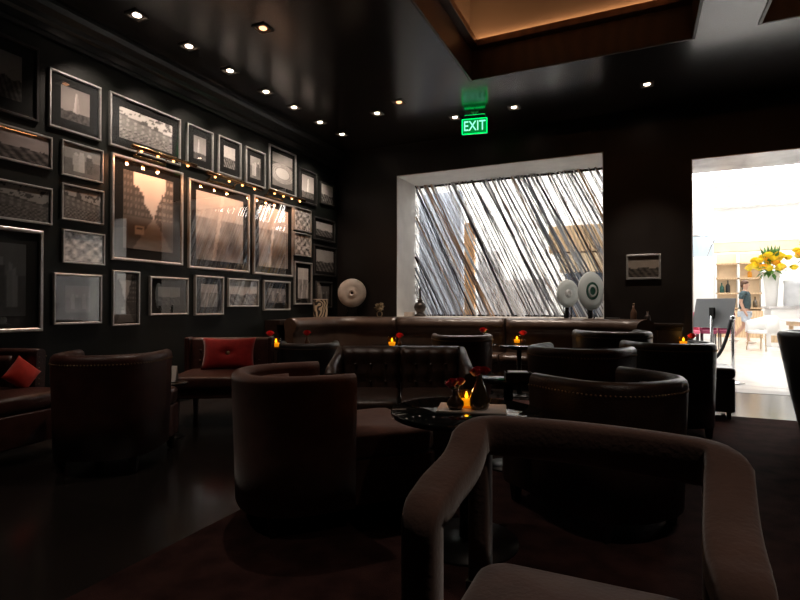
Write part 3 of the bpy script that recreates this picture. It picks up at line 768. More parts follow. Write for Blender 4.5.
def cushion(name, loc, rz, tilt, s, m, label, button=False, roll=0, th=.13, sz=None):
    mb = MB(); n = 14; vs = []; fs = []
    for side in (1, -1):
        for j in range(n+1):
            for i in range(n+1):
                u, v = 2*i/n-1, 2*j/n-1
                pinch = 1 - .10*(1-abs(u)**1.0)*(abs(v)**4) - .0
                x = u*s/2*(1-.08*(1-u*u)*0 - .07*(1-v*v)*abs(u)**3*-0); z = v*(sz or s)/2
                x *= 1 - .09*(1-v*v)*abs(u)**4; z *= 1 - .09*(1-u*u)*abs(v)**4
                t_ = th/2*((1-u*u)*(1-v*v))**.45
                if button: t_ -= .045*math.exp(-(u*u+v*v)/.03)
                vs.append((x, -side*t_, z))
    q = (n+1)**2
    for sd, b in ((1, 0), (-1, q)):
        for j in range(n):
            for i in range(n):
                f = (b+j*(n+1)+i, b+j*(n+1)+i+1, b+(j+1)*(n+1)+i+1, b+(j+1)*(n+1)+i); fs.append(f if sd > 0 else f[::-1])
    mb.add(vs, fs, True)
    o = mb.build(name, m); o.location = loc; o.rotation_euler = (tilt, roll, rz)
    me = o.data; bm = bmesh.new(); bm.from_mesh(me); bmesh.ops.remove_doubles(bm, verts=bm.verts, dist=.0005); bm.to_mesh(me); bm.free()
    tag(o, label, 'cushion')
    if button:
        b = MB().ball((0, -th/2+.028, 0), (.022, .010, .022), 10, 5).build('button', 'gold', o)
    return o
q = Vector((-3.62, 3.90)) + Vector((.50, -.866))*.17 + Vector((.866, .50))*.02
cushion('throw_cushion', (q.x, q.y, .60), math.atan2(.50, .866), math.radians(-14), .50, 'red', 'dark red buttoned cushion leaning on the wide lounge chair by the picture wall', True, sz=.31)
q = at_z(29, 380, .50)
cushion('throw_cushion', (-4.05, 2.25, .555), facing(-.97, .1), math.radians(-14), .20, 'redbright', 'orange red cushion tipped on its corner in the tub chair at the left edge', roll=math.radians(42), th=.11)

# foreground open-back armchair
def armchair():
    root = thing('open_back_armchair', 'taupe upholstered open back armchair in the right foreground facing the camera', 'armchair', (0, 0, .010))
    m = 'velvet2'
    bl, br = Vector((-.335, 1.175, .782)), Vector((.138, 1.150, .780))
    fl, fr_ = Vector((-.345, .845, .705)), Vector((.125, .79, .690))
    def strip(name, pts, w, hgt, mm=m):
        """padded bar along pts; w wide sideways, hgt high"""
        rs = []; last = Vector((1, 0, 0))
        n = len(pts)
        for i, p in enumerate(pts):
            d = (pts[min(i+1, n-1)]-pts[max(i-1, 0)]).normalized()
            sd = d.cross(Vector((0, 0, 1)))
            if sd.length < .05: sd = last
            sd.normalize(); last = sd.copy(); up = sd.cross(d).normalized()
            ww = w[i] if isinstance(w, list) else w; hh = hgt[i] if isinstance(hgt, list) else hgt
            ring = []
            for k in range(16):
                a = 2*PI*k/16; e = .42
                ring.append(p + sd*(ww/2*math.copysign(abs(math.cos(a))**e, math.cos(a))) + up*(hh/2*math.copysign(abs(math.sin(a))**e, math.sin(a))))
            rs.append(ring)
        return MB().rings(rs).build(name, mm, root)
    def bez(a, b, c, d, n=14):
        return [a*(1-t_)**3 + b*3*t_*(1-t_)**2 + c*3*t_*t_*(1-t_) + d*t_**3 for t_ in [k/n for k in range(n+1)]]
    dz = Vector((0, 0, .042))
    def corner(b, s_):
        # arm from the front post up to the back corner, turning into the top rail
        f = fl if s_ < 0 else fr_
        pre = [Vector((f.x, f.y, z)) for z in (.36, .42, .50, .58)] + bez(Vector((f.x, f.y, f.z-.075)), Vector((f.x, f.y-.004, f.z-.036)), Vector((f.x, f.y+.004, f.z-.031)), f+Vector((0, .045, -.028)), 6)
        return pre + bez(f+Vector((0, .055, -.027)), f+Vector((0, .13, -.006)), b-dz+Vector((s_*.004, -.13, -.060)), b-dz+Vector((s_*.012, -.045, -.012)), 12)
    left = corner(bl, -1); right = corner(br, 1)
    top = bez(bl-dz+Vector((.035, .008, 0)), bl.lerp(br, .33)-dz+Vector((0, .035, .002)), bl.lerp(br, .66)-dz+Vector((0, .035, .002)), br-dz+Vector((-.035, .008, 0)), 14)
    lc = bez(left[-1], bl-dz+Vector((-.006, -.008, 0)), bl-dz+Vector((.004, .004, 0)), top[0], 6)[1:-1]
    rc = bez(top[-1], br-dz+Vector((-.004, .004, 0)), br-dz+Vector((.006, -.008, 0)), right[-1], 6)[1:-1]
    allp = left + lc + top + rc + right[::-1]
    n_ = len(left); lw = [.066]*5 + [.066+.014*k/6 for k in range(6)] + [.080]*(n_-11); ws = lw + [.080-.025*(k+1)/6 for k in range(5)] + [.055]*len(top) + [.055+.025*(k+1)/6 for k in range(5)] + lw[::-1]
    hs = [.058+.012*k/n_ for k in range(n_)] + [.07+.018*(k+1)/6 for k in range(5)] + [.088]*len(top) + [.088-.018*(k+1)/6 for k in range(5)] + [.058+.012*k/n_ for k in reversed(range(n_))]
    strip('arms_and_top_rail', allp, ws, hs)
    for s, b, f in ((-1, bl, fl), (1, br, fr_)):
        # back stile down to the seat, front post down to the floor
        strip('back_stile', [Vector((b.x, b.y+.004, z)) + Vector((-s*.0, .0, 0)) for z in (.745, .7, .6, .5, .40)], .05, .05)
        MB().rings([[(f.x+a*q, f.y+c*q, z) for a, c in ((-1, -1), (1, -1), (1, 1), (-1, 1))] for z, q in ((0, .016), (.365, .028))], smooth=False).build('leg', 'darkwood', root)
        MB().rings([[(b.x+a*q, b.y+.004+c*q+ (.05 if z == 0 else 0), z) for a, c in ((-1, -1), (1, -1), (1, 1), (-1, 1))] for z, q in ((0, .016), (.405, .028))], smooth=False).build('leg', 'darkwood', root)
    cx, cy = (bl.x+br.x)/2, .985
    MB().block(rrect(.47, .35, .04, 5, cx, cy), .29, .372, .01).build('seat_frame', m, root)
    MB().block(rrect(.455, .345, .06, 5, cx, cy), .374, .475, .04, .02).build('seat_cushion', m, root)
    return root
armchair()

# square ottoman beside the doorway aisle
p = at_t(734, 4.95)
root = thing('ottoman', 'low black square ottoman at the doorway end of the carpet', 'ottoman', (p.x-.26, p.y-.05, 0.010))
MB().block(rrect(.46, .46, .04, 4), .06, .37, .01).build('base', 'leatherblack', root)
MB().block(rrect(.47, .47, .05, 4), .372, .47, .035, .012).build('seat_cushion', 'leatherblack', root)
for sx in (-.18, .18):
    for sy in (-.18, .18): MB().box((sx, sy, .03), (.035, .035, .06)).build('leg', 'darkwood', root)

# ------------------------------------------------------------------ banquette and ledge
def banquette():
    root = thing('banquette', 'long dark leather banquette with a rolled top curving along the back wall', 'banquette', (-4.2, 6.9, 0))
    O = Vector((-4.2, 6.9))
    path = [(-4.2, 5.62 + .1*k) for k in range(9)]
    for k in range(1, 9):
        a = PI - PI/2*k/8; path.append((-3.8+.4*math.cos(a), 6.5+.4*math.sin(a)))
    x = -3.7
    while x < -.3: path.append((round(x, 3), 6.9)); x += .1
    for k in range(1, 9):
        a = PI/2 - PI/2*k/8; path.append((-.25+.34*math.cos(a)*1.0, 6.66+.24*math.sin(a)))
    path = [(q[0]-O.x, q[1]-O.y) for q in path]
    def split(x0, x1):
        return [q for q in path if x0 <= q[0]+O.x <= x1]
    backsec = [(-.09, .10), (.02, .10), (.05, .42), (.045, .62)]
    for k in range(11):
        a = -PI*.35 + PI*1.25*k/10
        backsec.append((-.01+.105*math.cos(a), .785+.105*math.sin(a)))
    backsec += [(-.09, .70)]
    # the roll of the right end stays on the curve
    i1 = max(i for i, q in enumerate(path) if q[0]+O.x <= -3.22+.04 and q[1] > -.01)
    i2 = max(i for i, q in enumerate(path) if q[0]+O.x <= -1.64+.04 and q[1] > -.01)
    def trimmed(seg, g=.012):
        a, b = Vector(seg[0]), Vector(seg[1]); seg = list(seg); seg[0] = tuple(a + (b-a).normalized()*g)
        a, b = Vector(seg[-1]), Vector(seg[-2]); seg[-1] = tuple(a + (b-a).normalized()*g); return seg
    for seg in (path[:i1+1], path[i1:i2+1], path[i2:]):
        sg = trimmed(seg)
        MB().sweep(sg, backsec).build('backrest', 'banq', root)
        sp = [q for q in sg]
        inner = sg
        # seat follows the back, kept clear of the tight inner corner
        MB().sweep(sg, [(.06, .10), (.44, .10), (.44, .32), (.06, .32)], smooth=False).build('seat_base', 'banq', root)
        MB().sweep(sg, [(.055, .322), (.43, .322), (.455, .345), (.455, .40), (.43, .425), (.055, .435)]).build('seat_cushion', 'banq', root)
    MB().sweep(trimmed(path, .03), [(.0, 0), (.40, 0), (.40, .10), (.0, .10)], smooth=False).build('plinth', 'darkwood', root)
banquette()
sbox('trim_11', 'darkwood', ((XL, 5.55, .80), (XL+.25, YB, .86)), ((XL+.25, 7.02, .80), (WX1+.33, YB, .86)), ((XL, 5.55, 0), (XL+.2, YB, .80)))

# ------------------------------------------------------------------ tables
TAB = []
def round_table(x, y, r, z, label, cat='table', m='blackglass'):
    root = thing('round_table', label, cat, (x, y, .010 if (x > -1.86 and y < 5.75) else 0), 0, 'round cocktail tables')
    z -= root.location.z
    MB().lathe([(.0, z-.028), (r-.012, z-.028), (r, z-.020), (r, z-.006), (r-.006, z), (.0, z)], n=48).build('tabletop', m, root)
    MB().lathe([(.10, z-.05), (.10, z-.029), (.0, z-.029)], n=20).build('top_plate', 'blackmetal', root)
    MB().lathe([(.032, .02), (.03, .10), (.03, z-.05)], n=16).build('pedestal', 'blackmetal', root)
    MB().lathe([(.0, 0), (r*.68, 0), (r*.68, .010), (.05, .024), (.0, .024)], n=32).build('base', 'blackmetal', root)
    return root
TZ = .59
front = at_t(466, 2.29)
round_table(front.x, front.y, .335, TZ, 'round black glossy table in the front middle holding two vases')
pI = at_t(508, 3.36)
round_table(pI.x, pI.y, .21, TZ, 'round dark table behind the front table holding a dark box')
pF = at_t(288, 6.0)
round_table(pF.x, pF.y, .30, TZ, 'round dark table near the picture wall between lounge chair and banquette')
p1 = at_t(394, 6.05)
round_table(p1.x, p1.y, .28, TZ, 'round dark table by the banquette corner below the round plate sculpture')
p2 = at_t(519, 6.06)
round_table(p2.x, p2.y, .23, TZ, 'round dark table before the banquette right of its middle')
p3 = at_t(484, 6.32)
round_table(p3.x, p3.y, .16, TZ, 'small round dark table before the banquette hidden behind a tub chair')
p4 = at_t(680, 5.7)
round_table(p4.x, p4.y, .22, TZ, 'round dark table next to the pier by the doorway')
pc = at_t(172, 4.15)
root = thing('side_table', 'tiny low round side table by the left studded chair holding a card', 'side table', (pc.x, pc.y, 0))
MB().lathe([(.0, .42), (.12, .42), (.125, .428), (.125, .437), (.12, .44), (.0, .44)], n=24).build('tabletop', 'darkwood', root)
MB().lathe([(.014, .015), (.014, .421)], n=10).build('pedestal', 'blackmetal', root)
MB().lathe([(.0, 0), (.10, 0), (.10, .008), (.02, .018), (.0, .018)], n=20).build('base', 'blackmetal', root)
root = thing('tent_card', 'white and yellow tent card on the tiny side table at left', 'card', (pc.x, pc.y, .441), math.radians(30))
for s in (-1, 1):
    MB().box((0, s*.022, .065), (.085, .003, .13), rx=s*math.radians(18)).build('card_panel', 'paper', root)
MB().box((-.012, -.0265, .058), (.03, .0015, .09), rx=-math.radians(18)).build('dark_print', 'black', root)
MB().box((.012, -.0268, .035), (.05, .0012, .028), rx=-math.radians(18)).build('yellow_print', 'paperyellow', root)

# ------------------------------------------------------------------ flowers, votives and table things
def rose_mb(mb, c, R, r):
    c = Vector(c)
    for lay, (n, rad, tilt) in enumerate(((4, .25, .15), (5, .50, .45), (7, .8, .85), (8, 1.0, 1.25))):
        for k in range(n):
            a = 2*PI*k/n + lay*.6 + r.uniform(-.15, .15)
            ca, sa = math.cos(a), math.sin(a)
            vs = []
            for j in range(4):
                for i in range(4):
                    u, v = i/3*2-1, j/3
                    w = R*.42*(1-.55*(v-.6)**2*2)
                    out = R*(rad*.35 + v*math.sin(tilt)*.75); up = R*(-.55 + v*(1.25*math.cos(tilt*.75)))
                    out -= R*.12*u*u; tx = u*w
                    vs.append(c + Vector((ca*out - sa*tx, sa*out + ca*tx, up)))
            mb.add(vs, [(j*4+i, j*4+i+1, (j+1)*4+i+1, (j+1)*4+i) for j in range(3) for i in range(3)], True)
def flower(name_loc, label, vz, vr, m='vase', R=.05, stem=.05, kind=0, nb=3):
    x, y, z = name_loc
    root = thing('flower_vase', label, 'flower vase', (x, y, z+.0005), 0, 'red flowers in bud vases')
    if kind == 0: prof = [(.0, 0), (vr*.75, 0), (vr, vz*.22), (vr*.95, vz*.4), (vr*.45, vz*.68), (vr*.3, vz*.85), (vr*.36, vz), (vr*.28, vz*.99), (vr*.2, vz*.8), (.0, vz*.6)]
    else: prof = [(.0, 0), (vr*.8, 0), (vr, vz*.12), (vr*1.0, vz*.30), (vr*.72, vz*.55), (vr*.4, vz*.78), (vr*.30, vz*.92), (vr*.36, vz), (vr*.28, vz*.99), (vr*.2, vz*.8), (.0, vz*.6)]
    MB().lathe(prof, n=20).build('vase', m, root)
    r = random.Random(int(x*1000)); mb = MB(); st = MB(); lf = MB()
    for k in range(nb):
        a = 2*PI*k/nb + r.uniform(0, 1); o_ = R*.75 if nb > 1 else 0
        c = (o_*math.cos(a), o_*math.sin(a), vz+stem+R*.4+r.uniform(-.01, .01))
        rose_mb(mb, c, R*(.8 if nb > 1 else 1), r); st.tube([(0, 0, vz*.8), (c[0]*.5, c[1]*.5, vz+stem*.4), (c[0], c[1], c[2]-R*.4)], .003, 6)
    for k in range(4):
        a = r.uniform(0, 2*PI); d = Vector((math.cos(a), math.sin(a), .3)); e = Vector((-math.sin(a), math.cos(a), 0)); b = Vector((0, 0, vz+.005))
        lf.add([b, b+d*R*.6+e*R*.25, b+d*R*1.2-Vector((0, 0, .01)), b+d*R*.6-e*R*.25], [(0, 1, 2, 3)])
    mb.build('blossom', 'petal', root); st.build('stem', 'stem', root); lf.build('leaves', 'leaf', root)
    return root
def votive(loc, label, s=1.):
    x, y, z = loc
    root = thing('votive_candle', label, 'candle', (x, y, z+.0005), 0, 'amber votive candles')
    MB().lathe([(.0, 0), (.026*s, 0), (.032*s, .02*s), (.034*s, .07*s), (.031*s, .07*s), (.029*s, .02*s), (.024*s, .006*s), (.0, .006*s)], n=18).build('glass_cup', 'amber', root)
    MB().lathe([(.0, .007*s), (.023*s, .007*s), (.027*s, .034*s), (.0, .036*s)], n=14).build('wax', 'wax', root)
    MB().lathe([(.0, .036*s), (.008*s, .043*s), (.006*s, .054*s), (.0, .068*s)], n=8).build('flame', 'flame', root)
    ld = bpy.data.lights.new('candle_light', 'POINT'); ld.energy = .12*s; ld.color = (1, .5, .12); ld.shadow_soft_size = .01
    lo = bpy.data.objects.new('candle_light', ld); C.objects.link(lo); lo.parent = root; lo.location = (0, 0, .08*s)
def on(px, py, z=TZ): return at_z(px, py, z)
# front table: tray sheet, two vases, candle
tt = front.copy()
q = on(472, 409)
root = tag(MB().block(rrect(.30, .20, .004, 2), 0, .006, .001).build('menu_card', 'paper', None, (q.x, q.y, TZ+.0005), math.radians(14)), 'white card lying under the vases on the front table', 'menu')
zc = TZ+.007
q = on(455.5, 409, zc); flower((q.x, q.y, zc), 'small round vase with a red rose at the left of the front table', .085, .038, 'vase', .032, .012, 0, 3)
q = on(479.5, 409, zc); flower((q.x, q.y, zc), 'taller bottle shaped vase with a dark red rose on the front table', .15, .044, 'vase2', .034, .005, 1, 3)
q = on(466.5, 407, zc); votive((q.x, q.y, zc), 'lit amber candle between two vases on the front table', 1.05)
q = on(518, 380, TZ)
root = thing('menu_box', 'black open topped box on the second round table', 'box', (q.x, q.y, TZ+.0005), math.radians(20))
mb = MB().box2((-.08, -.06, 0), (.08, .06, .006))
for a, b in (((-.08, -.06), (.08, -.054)), ((-.08, .054), (.08, .06)), ((-.08, -.054), (-.074, .054)), ((.074, -.054), (.08, .054))): mb.box2((*a, .006), (*b, .05))
mb.build('tray', 'black', root)
MB().box2((-.06, -.04, .0062), (.06, .04, .054)).build('napkins', 'ceram', root, bevel=.003)
# picture wall table
q = on(276, 347.5); votive((q.x, q.y, TZ), 'lit amber candle on the round table near the picture wall', 1.5)
q = on(270, 346); flower((q.x, q.y, TZ), 'red flower beside the candle on the round table near the picture wall', .10, .03, 'vase', .050, .02, 0, 1)
q = on(307, 345); flower((q.x, q.y, TZ), 'red flower at the right of the round table near the picture wall', .10, .03, 'vase', .050, .02, 0, 1)
q = on(392, 346.5); votive((q.x, q.y, TZ), 'lit amber candle on the table by the banquette corner', 1.5)
q = on(399.5, 345.5); flower((q.x, q.y, TZ), 'red flower beside the candle on the table by the banquette corner', .08, .03, 'vase', .050, .02, 0, 1)
q = on(489, 342.5); votive((q.x, q.y, TZ), 'lit amber candle on the small table hidden behind a tub chair', 1.4)
q = on(483, 342.5); flower((q.x, q.y, TZ), 'red flower beside the candle on the small hidden table', .12, .03, 'vase', .050, .02, 0, 1)
q = on(517, 343.5); votive((q.x, q.y, TZ), 'lit amber candle on the round table right of the banquette middle', 1.4)
q = on(523, 343); flower((q.x, q.y, TZ), 'dark red flower beside the candle right of the banquette middle', .08, .03, 'vase', .050, .02, 0, 1)
q = on(683.5, 346); votive((q.x, q.y, TZ), 'lit amber candle on the table next to the doorway pier', 1.5)
q = on(692, 346); flower((q.x, q.y, TZ), 'red flower on the table next to the doorway pier', .07, .03, 'vase', .050, .02, 0, 1)

# ------------------------------------------------------------------ ledge and sill ornaments
LZD = .861
p = at_y(352, 293, 7.22)
root = thing('disc_sculpture', 'large pale round plate sculpture on the ledge left of the screen', 'sculpture', (p.x, 7.22, LZD), math.radians(22))
rr = .232
zc_ = p.z - LZD
MB().lathe([(.05, .0), (rr*.5, .006), (rr*.95, -.008), (rr, -.004), (rr*.97, .010), (rr*.5, .030), (.08, .024), (.055, .05), (.03, .052), (.022, .03), (.022, .0)], (0, 0, zc_), 40, 'Y', cap=False).build('disc', 'ivory', root)
mb = MB().box((0, .0, .012), (.18, .10, .024))
for s in (-1, 1): mb.tube([(s*.06, 0, .02), (s*.07, -.02, .08), (s*.075, .0, zc_-rr*.90+.02)], .008, 8)
mb.build('stand', 'blackmetal', root)
p = at_y(379.5, 303, 7.2)
root = thing('starburst_ornament', 'small spiky flower ornament on a ring between plate sculpture and opening', 'ornament', (p.x, 7.2, LZD))
MB().lathe([(.0, 0), (.04, 0), (.04, .012), (.0, .014)], n=16).build('base', 'bronze', root)
mb = MB(); n1, n2 = 24, 8
for k in range(n1):
    pass
mb.rings([[(math.cos(2*PI*k/n1)*(.045+.009*math.cos(2*PI*j/n2)), .009*math.sin(2*PI*j/n2), .062+math.sin(2*PI*k/n1)*(.045+.009*math.cos(2*PI*j/n2))) for j in range(n2)] for k in range(n1+1)], False, False)
mb.build('ring', 'gold', root)
mb = MB(); r = random.Random(3)
for k in range(34):
    d = Vector((r.uniform(-1, 1), r.uniform(-1, 1), r.uniform(-1, 1))).normalized(); c = Vector((0, 0, .175)); mb.tube([c, c+d*.05, c+d*.088], [.010, .012, .002], 6)
mb.build('spikes', 'gold', root)
p = at_t(320.5, 7.78)
root = thing('swirl_box', 'upright box with black and cream swirls on the ledge by the corner', 'box', (p.x, p.y, LZD), math.radians(52))
MB().box((0, 0, .142), (.20, .08, .284)).build('body', 'swirl', root, bevel=.006)
MB().box((0, 0, .290), (.205, .095, .010)).build('lid', 'ivory', root, bevel=.002)
SZ = WZ0+.005
p = at_y(420, 300, 7.62)
root = thing('bottle_sculpture', 'dark bottle sculpture with long neck at the left of the opening sill', 'sculpture', (p.x, 7.62, SZ))
MB().lathe([(.0, 0), (.09, 0), (.10, .02), (.06, .04), (.05, .06), (.085, .10), (.10, .15), (.08, .20), (.035, .235), (.05, .25), (.03, .27), (.018, .32), (.014, .42), (.010, .475), (.0, .48)], n=22).build('body', 'bronze', root)
MB().lathe([(.08, .0), (.095, .008), (.085, .028), (.06, .036)], (0, 0, .002), 22).build('foot_ring', 'bronze', root)
p = at_y(409, 312, 7.5)
tag(MB().box((0, 0, .035), (.14, .12, .07)).build('stone_block', 'ivory', None, (p.x, 7.52, SZ), bevel=.006), 'small pale block beside the bottle sculpture on the sill', 'block')
def glassdisc(px, py, Y, r, rz, label, m1, m2, b=.4):
    p = at_y(px, py, Y)
    root = thing('glass_disc', label, 'sculpture', (p.x, Y, LZD), math.radians(rz))
    z = p.z-LZD
    d_ = MB().lathe([(.0, .0), (r*.6, .003), (r*.97, -.004), (r, .002), (r*.97, .012), (r*.6, .020), (r*.42, .022), (.0, .022)], (0, 0, z), 44, 'Y').build('disc', m1, root)
    b_ = MB().lathe([(.0, .0221), (r*b, .0221), (r*b, .026), (r*b*.9, .028), (.0, .028)], (0, 0, z), 30, 'Y').build('boss', m2, root)
    MB().lathe([(r*b*.45, .0281), (r*b*.72, .0281), (r*b*.66, .034), (r*b*.5, .034)], (0, 0, z), 24, 'Y', cap=False).build('inner_ring', 'frost', b_)
    mb = MB().box((0, 0, .012), (.20, .12, .024)); mb.box((0, .012, (z-r*.8)/2), (.05, .02, max(.02, z-r*.75)))
    for s in (-1, 1): mb.tube([(s*.05, 0, .02), (s*.06, -.012, .05), (s*.07, 0, z-r+.03)], .008, 8)
    mb.build('stand', 'blackmetal', root)
glassdisc(567.5, 293.5, 7.26, .19, 48, 'frosted round glass disc standing on the sill, left one of two', 'frost', 'ceram', .3)
glassdisc(591, 291, 7.22, .255, 54, 'larger glass disc with a dark green eye on the right of the sill', 'frost', 'greenglass', .46)
p = at_y(594, 316, 7.44)
tag(MB().box((0, 0, .02), (.17, .13, .036)).build('tray', 'black', None, (p.x+.24, 7.2, LZD), bevel=.006), 'flat black tray on the ledge at the right of the opening', 'tray')
# console with bottles by the pier
root = thing('console', 'dark console cabinet against the pier right of the banquette', 'console', (.22, 7.19, 0))
MB().box2((-.25, -.17, .06), (.28, .19, .80)).build('body', 'darkwood', root, bevel=.006)
MB().box2((-.27, -.19, .802), (.295, .2, .835)).build('top', 'darkwood', root, bevel=.004)
for s in (-1, 1): d_ = MB().box((.015+s*.13, -.176, .43), (.245, .012, .66)).build('door', 'darkwood', root, bevel=.003); MB().ball((s*-.10+.015+s*.13, -.190, .46), .012, 8, 5).build('knob', 'nail', d_)
for k in range(2): MB().box2((-.25+.42*k, -.15, 0), (-.13+.42*k, .17, .06)).build('foot', 'darkwood', root)
for px, hgt, lab, m_ in ((633.5, .25, 'reddish glass bottle on the dark console by the pier', 'vase'), (647.5, .15, 'short dark glass bottle on the console by the pier', 'bronze')):
    p = at_y(px, 306, 7.15)
    root = thing('glass_bottle', lab, 'bottle', (p.x, 7.15, .836), 0)
    MB().lathe([(.0, 0), (.035, 0), (.038, .01), (.038, hgt*.5), (.03, hgt*.62), (.012, hgt*.74), (.012, hgt*.92), (.0, hgt*.92)], n=16).build('body', m_, root)
    MB().lathe([(.0, hgt*.921), (.014, hgt*.921), (.014, hgt), (.0, hgt)], n=12).build('stopper', 'nail', root)
# small frame on the pier
a, b = at_y(626, 255, YB), at_y(661, 279, YB)
root = thing('pier_picture', 'small silver framed dark picture alone on the pier by the doorway', 'picture', ((a.x+b.x)/2, YB, (a.z+b.z)/2))
W, Hh = b.x-a.x, a.z-b.z
def rect(i, y): return [(-W/2+i, y, -Hh/2+i), (W/2-i, y, -Hh/2+i), (W/2-i, y, Hh/2-i), (-W/2+i, y, Hh/2-i)]
MB().rings([rect(0, -.002), rect(0, -.028), rect(.006, -.034), rect(.02, -.034), rect(.026, -.02), rect(.026, -.006)], False, False, False).build('frame', 'silver', root)
o = MB()
nx, ny = 30, 18
vs = [(-W/2+.024+(W-.048)*i/nx, -.010, -Hh/2+.024+(Hh-.048)*j/ny) for j in range(ny+1) for i in range(nx+1)]
o.add(vs, [(j*(nx+1)+i, j*(nx+1)+i+1, (j+1)*(nx+1)+i+1, (j+1)*(nx+1)+i) for j in range(ny) for i in range(nx)])
o = o.build('print', 'prt', root); ca = o.data.color_attributes.new('Col', 'FLOAT_COLOR', 'POINT')
for k in range(len(vs)):
    g = g_land((k % (nx+1))/nx, (k//(nx+1))/ny, 5.)*.5; ca.data[k].color = (g, g*.85, g*.7, 1)
MB().add(rect(.024, -.016), [(0, 1, 2, 3)]).build('glass_pane', 'glass', root)

# ------------------------------------------------------------------ the lobby's own things
sbox('trim_12', 'marble', ((DX0, YB+.30, -.05), (DX1, YB+.34, .003)), ((DX0, YB+.60, -.05), (DX1, YB+.70, .002)))
# white upright pier at the left of the doorway view
a = at_y(680, 300, 16.6); b = at_y(714, 300, 16.6)
sbox('wall_lobby_pier', 'white', ((a.x-1.2, 16.6, 0), (b.x, 16.9, LZ)))
# glazed box on the pier
a = at_y(692, 257, 16.2); b = at_y(713, 236, 16.2)
root = thing('glass_screen', 'pale blue glass screen with a metal rail left of the doorway view', 'glass screen', ((a.x+b.x)/2, 16.2, 0))
W = b.x-a.x
MB().box2((-W/2, -.02, a.z), (W/2, .02, b.z)).build('pane', 'paleblue', root)
MB().tube([(-W/2, 0, b.z+.02), (W/2, 0, b.z+.02), (W/2+.02, 0, b.z-.1), (W/2-.14, 0, a.z)], .025, 8).build('rail', 'steel', root)
MB().box2((-W/2, -.03, 0), (W/2, .03, a.z)).build('panel', 'white', root)
# pale blue soffit, beige band and shelves at the far wall
a = at_y(714, 243, 18.6); b = at_y(800, 212, 18.6)
sbox('beam_lobby', 'paleblue', ((a.x, 18.6, a.z), (8.9, 19.0, b.z)))
sbox('trim_13', 'beige', ((a.x, 18.62, a.z-.28), (8.9, 18.98, a.z)))
def shelves():
    a = at_y(716, 300, 20.4); b = at_y(762, 252, 20.4)
    root = thing('bar_shelf', 'beige back bar shelf with bottles beyond the doorway', 'shelf', ((a.x+b.x)/2, 20.4, 0))
    W = b.x-a.x; Hh = b.z
    MB().box2((-W/2, .25, 0), (W/2, .3, Hh)).build('back_panel', 'beige', root)
    for s in (-1, 0, 1): MB().box2((s*W/2-.03, 0, 0), (s*W/2+.03, .25, Hh)).build('upright', 'white', root)
    for k in range(4): MB().box2((-W/2, 0, .95+k*.5), (W/2, .25, 1.0+k*.5)).build('shelf_board', 'tan', root)
    MB().box2((-W/2, -.1, 0), (W/2, .25, .9)).build('base_cabinet', 'tan', root)
    for i, x in enumerate((-.72, -.45, -.28, .25, .5, .72)):
        hh = (.34, .42, .3, .38, .3, .36)[i]; zz = (1.501, 1.501, 1.001, 1.501, 2.001, 1.001)[i]
        o = MB().lathe([(.0, 0), (.06, 0), (.065, .02), (.065, hh*.55), (.02, hh*.75), (.02, hh), (.0, hh)], n=12).build('bottle', ('greenglass', 'black', 'vase', 'greenglass', 'amber', 'vase2')[i], None, (root.location.x+x*W/2, 20.5, zz))
        tag(o, ('dark green bottle, first along the second board of the back bar', 'black bottle, second along the back bar board', 'brown bottle low on the left of the back bar', 'dark green bottle right of the middle upright on the back bar', 'amber bottle high on the right of the back bar', 'olive bottle low at the right of the back bar')[i], 'bottle', 'bottles on the back bar')
shelves()
def bouquet(px, py, t_, z_base, rb, label, seed):
    d = ray(px, py); p = Vector((0, 0, H)) + d*t_
    root = thing('flower_arrangement', label, 'flowers', (p.x, p.y, z_base))
    zc = p.z - z_base
    vh = zc-rb*.35
    MB().lathe([(.0, 0), (.12, 0), (.14, vh*.3), (.17, vh*.75), (.19, vh), (.16, vh*.99), (.0, vh*.9)], n=22).build('vase', 'white', root)
    r = random.Random(seed); y1, y2, g = MB(), MB(), MB()
    for k in range(70):
        v = Vector((r.gauss(0, 1), r.gauss(0, 1), r.gauss(0, 1))).normalized()*rb*r.uniform(.55, 1.0); v.z *= .62; v.z += rb*.18*0
        c = (v.x, v.y, zc+v.z)
        if v.z < -rb*.25 or r.random() < .22:
            dd = v.normalized(); e = dd.cross(Vector((0, 0, 1))).normalized()
            c = Vector(c); g.add([c-dd*.05, c+e*.05+dd*.05, c+dd*.22, c-e*.05+dd*.05], [(0, 1, 2, 3)])
            g.tube([(0, 0, vh*.95), c*.5+Vector((0, 0, vh*.5)), c], .008, 5)
        else:
            rose_mb(y1 if r.random() < .75 else y2, c, .11, r)
    for k in range(10):
        a = r.uniform(0, 2*PI); c = Vector((math.cos(a)*rb*.3, math.sin(a)*rb*.3, zc+rb*.3)); dd = Vector((math.cos(a)*.3, math.sin(a)*.3, 1)); e = Vector((-math.sin(a), math.cos(a), 0))
        g.add([c, c+e*.05+dd*.15, c+dd*.35, c-e*.05+dd*.15], [(0, 1, 2, 3)])
    y1.build('blossom', 'yellow', root); y2.build('orange_blossom', 'yellow2', root); g.build('foliage', 'leaf', root)
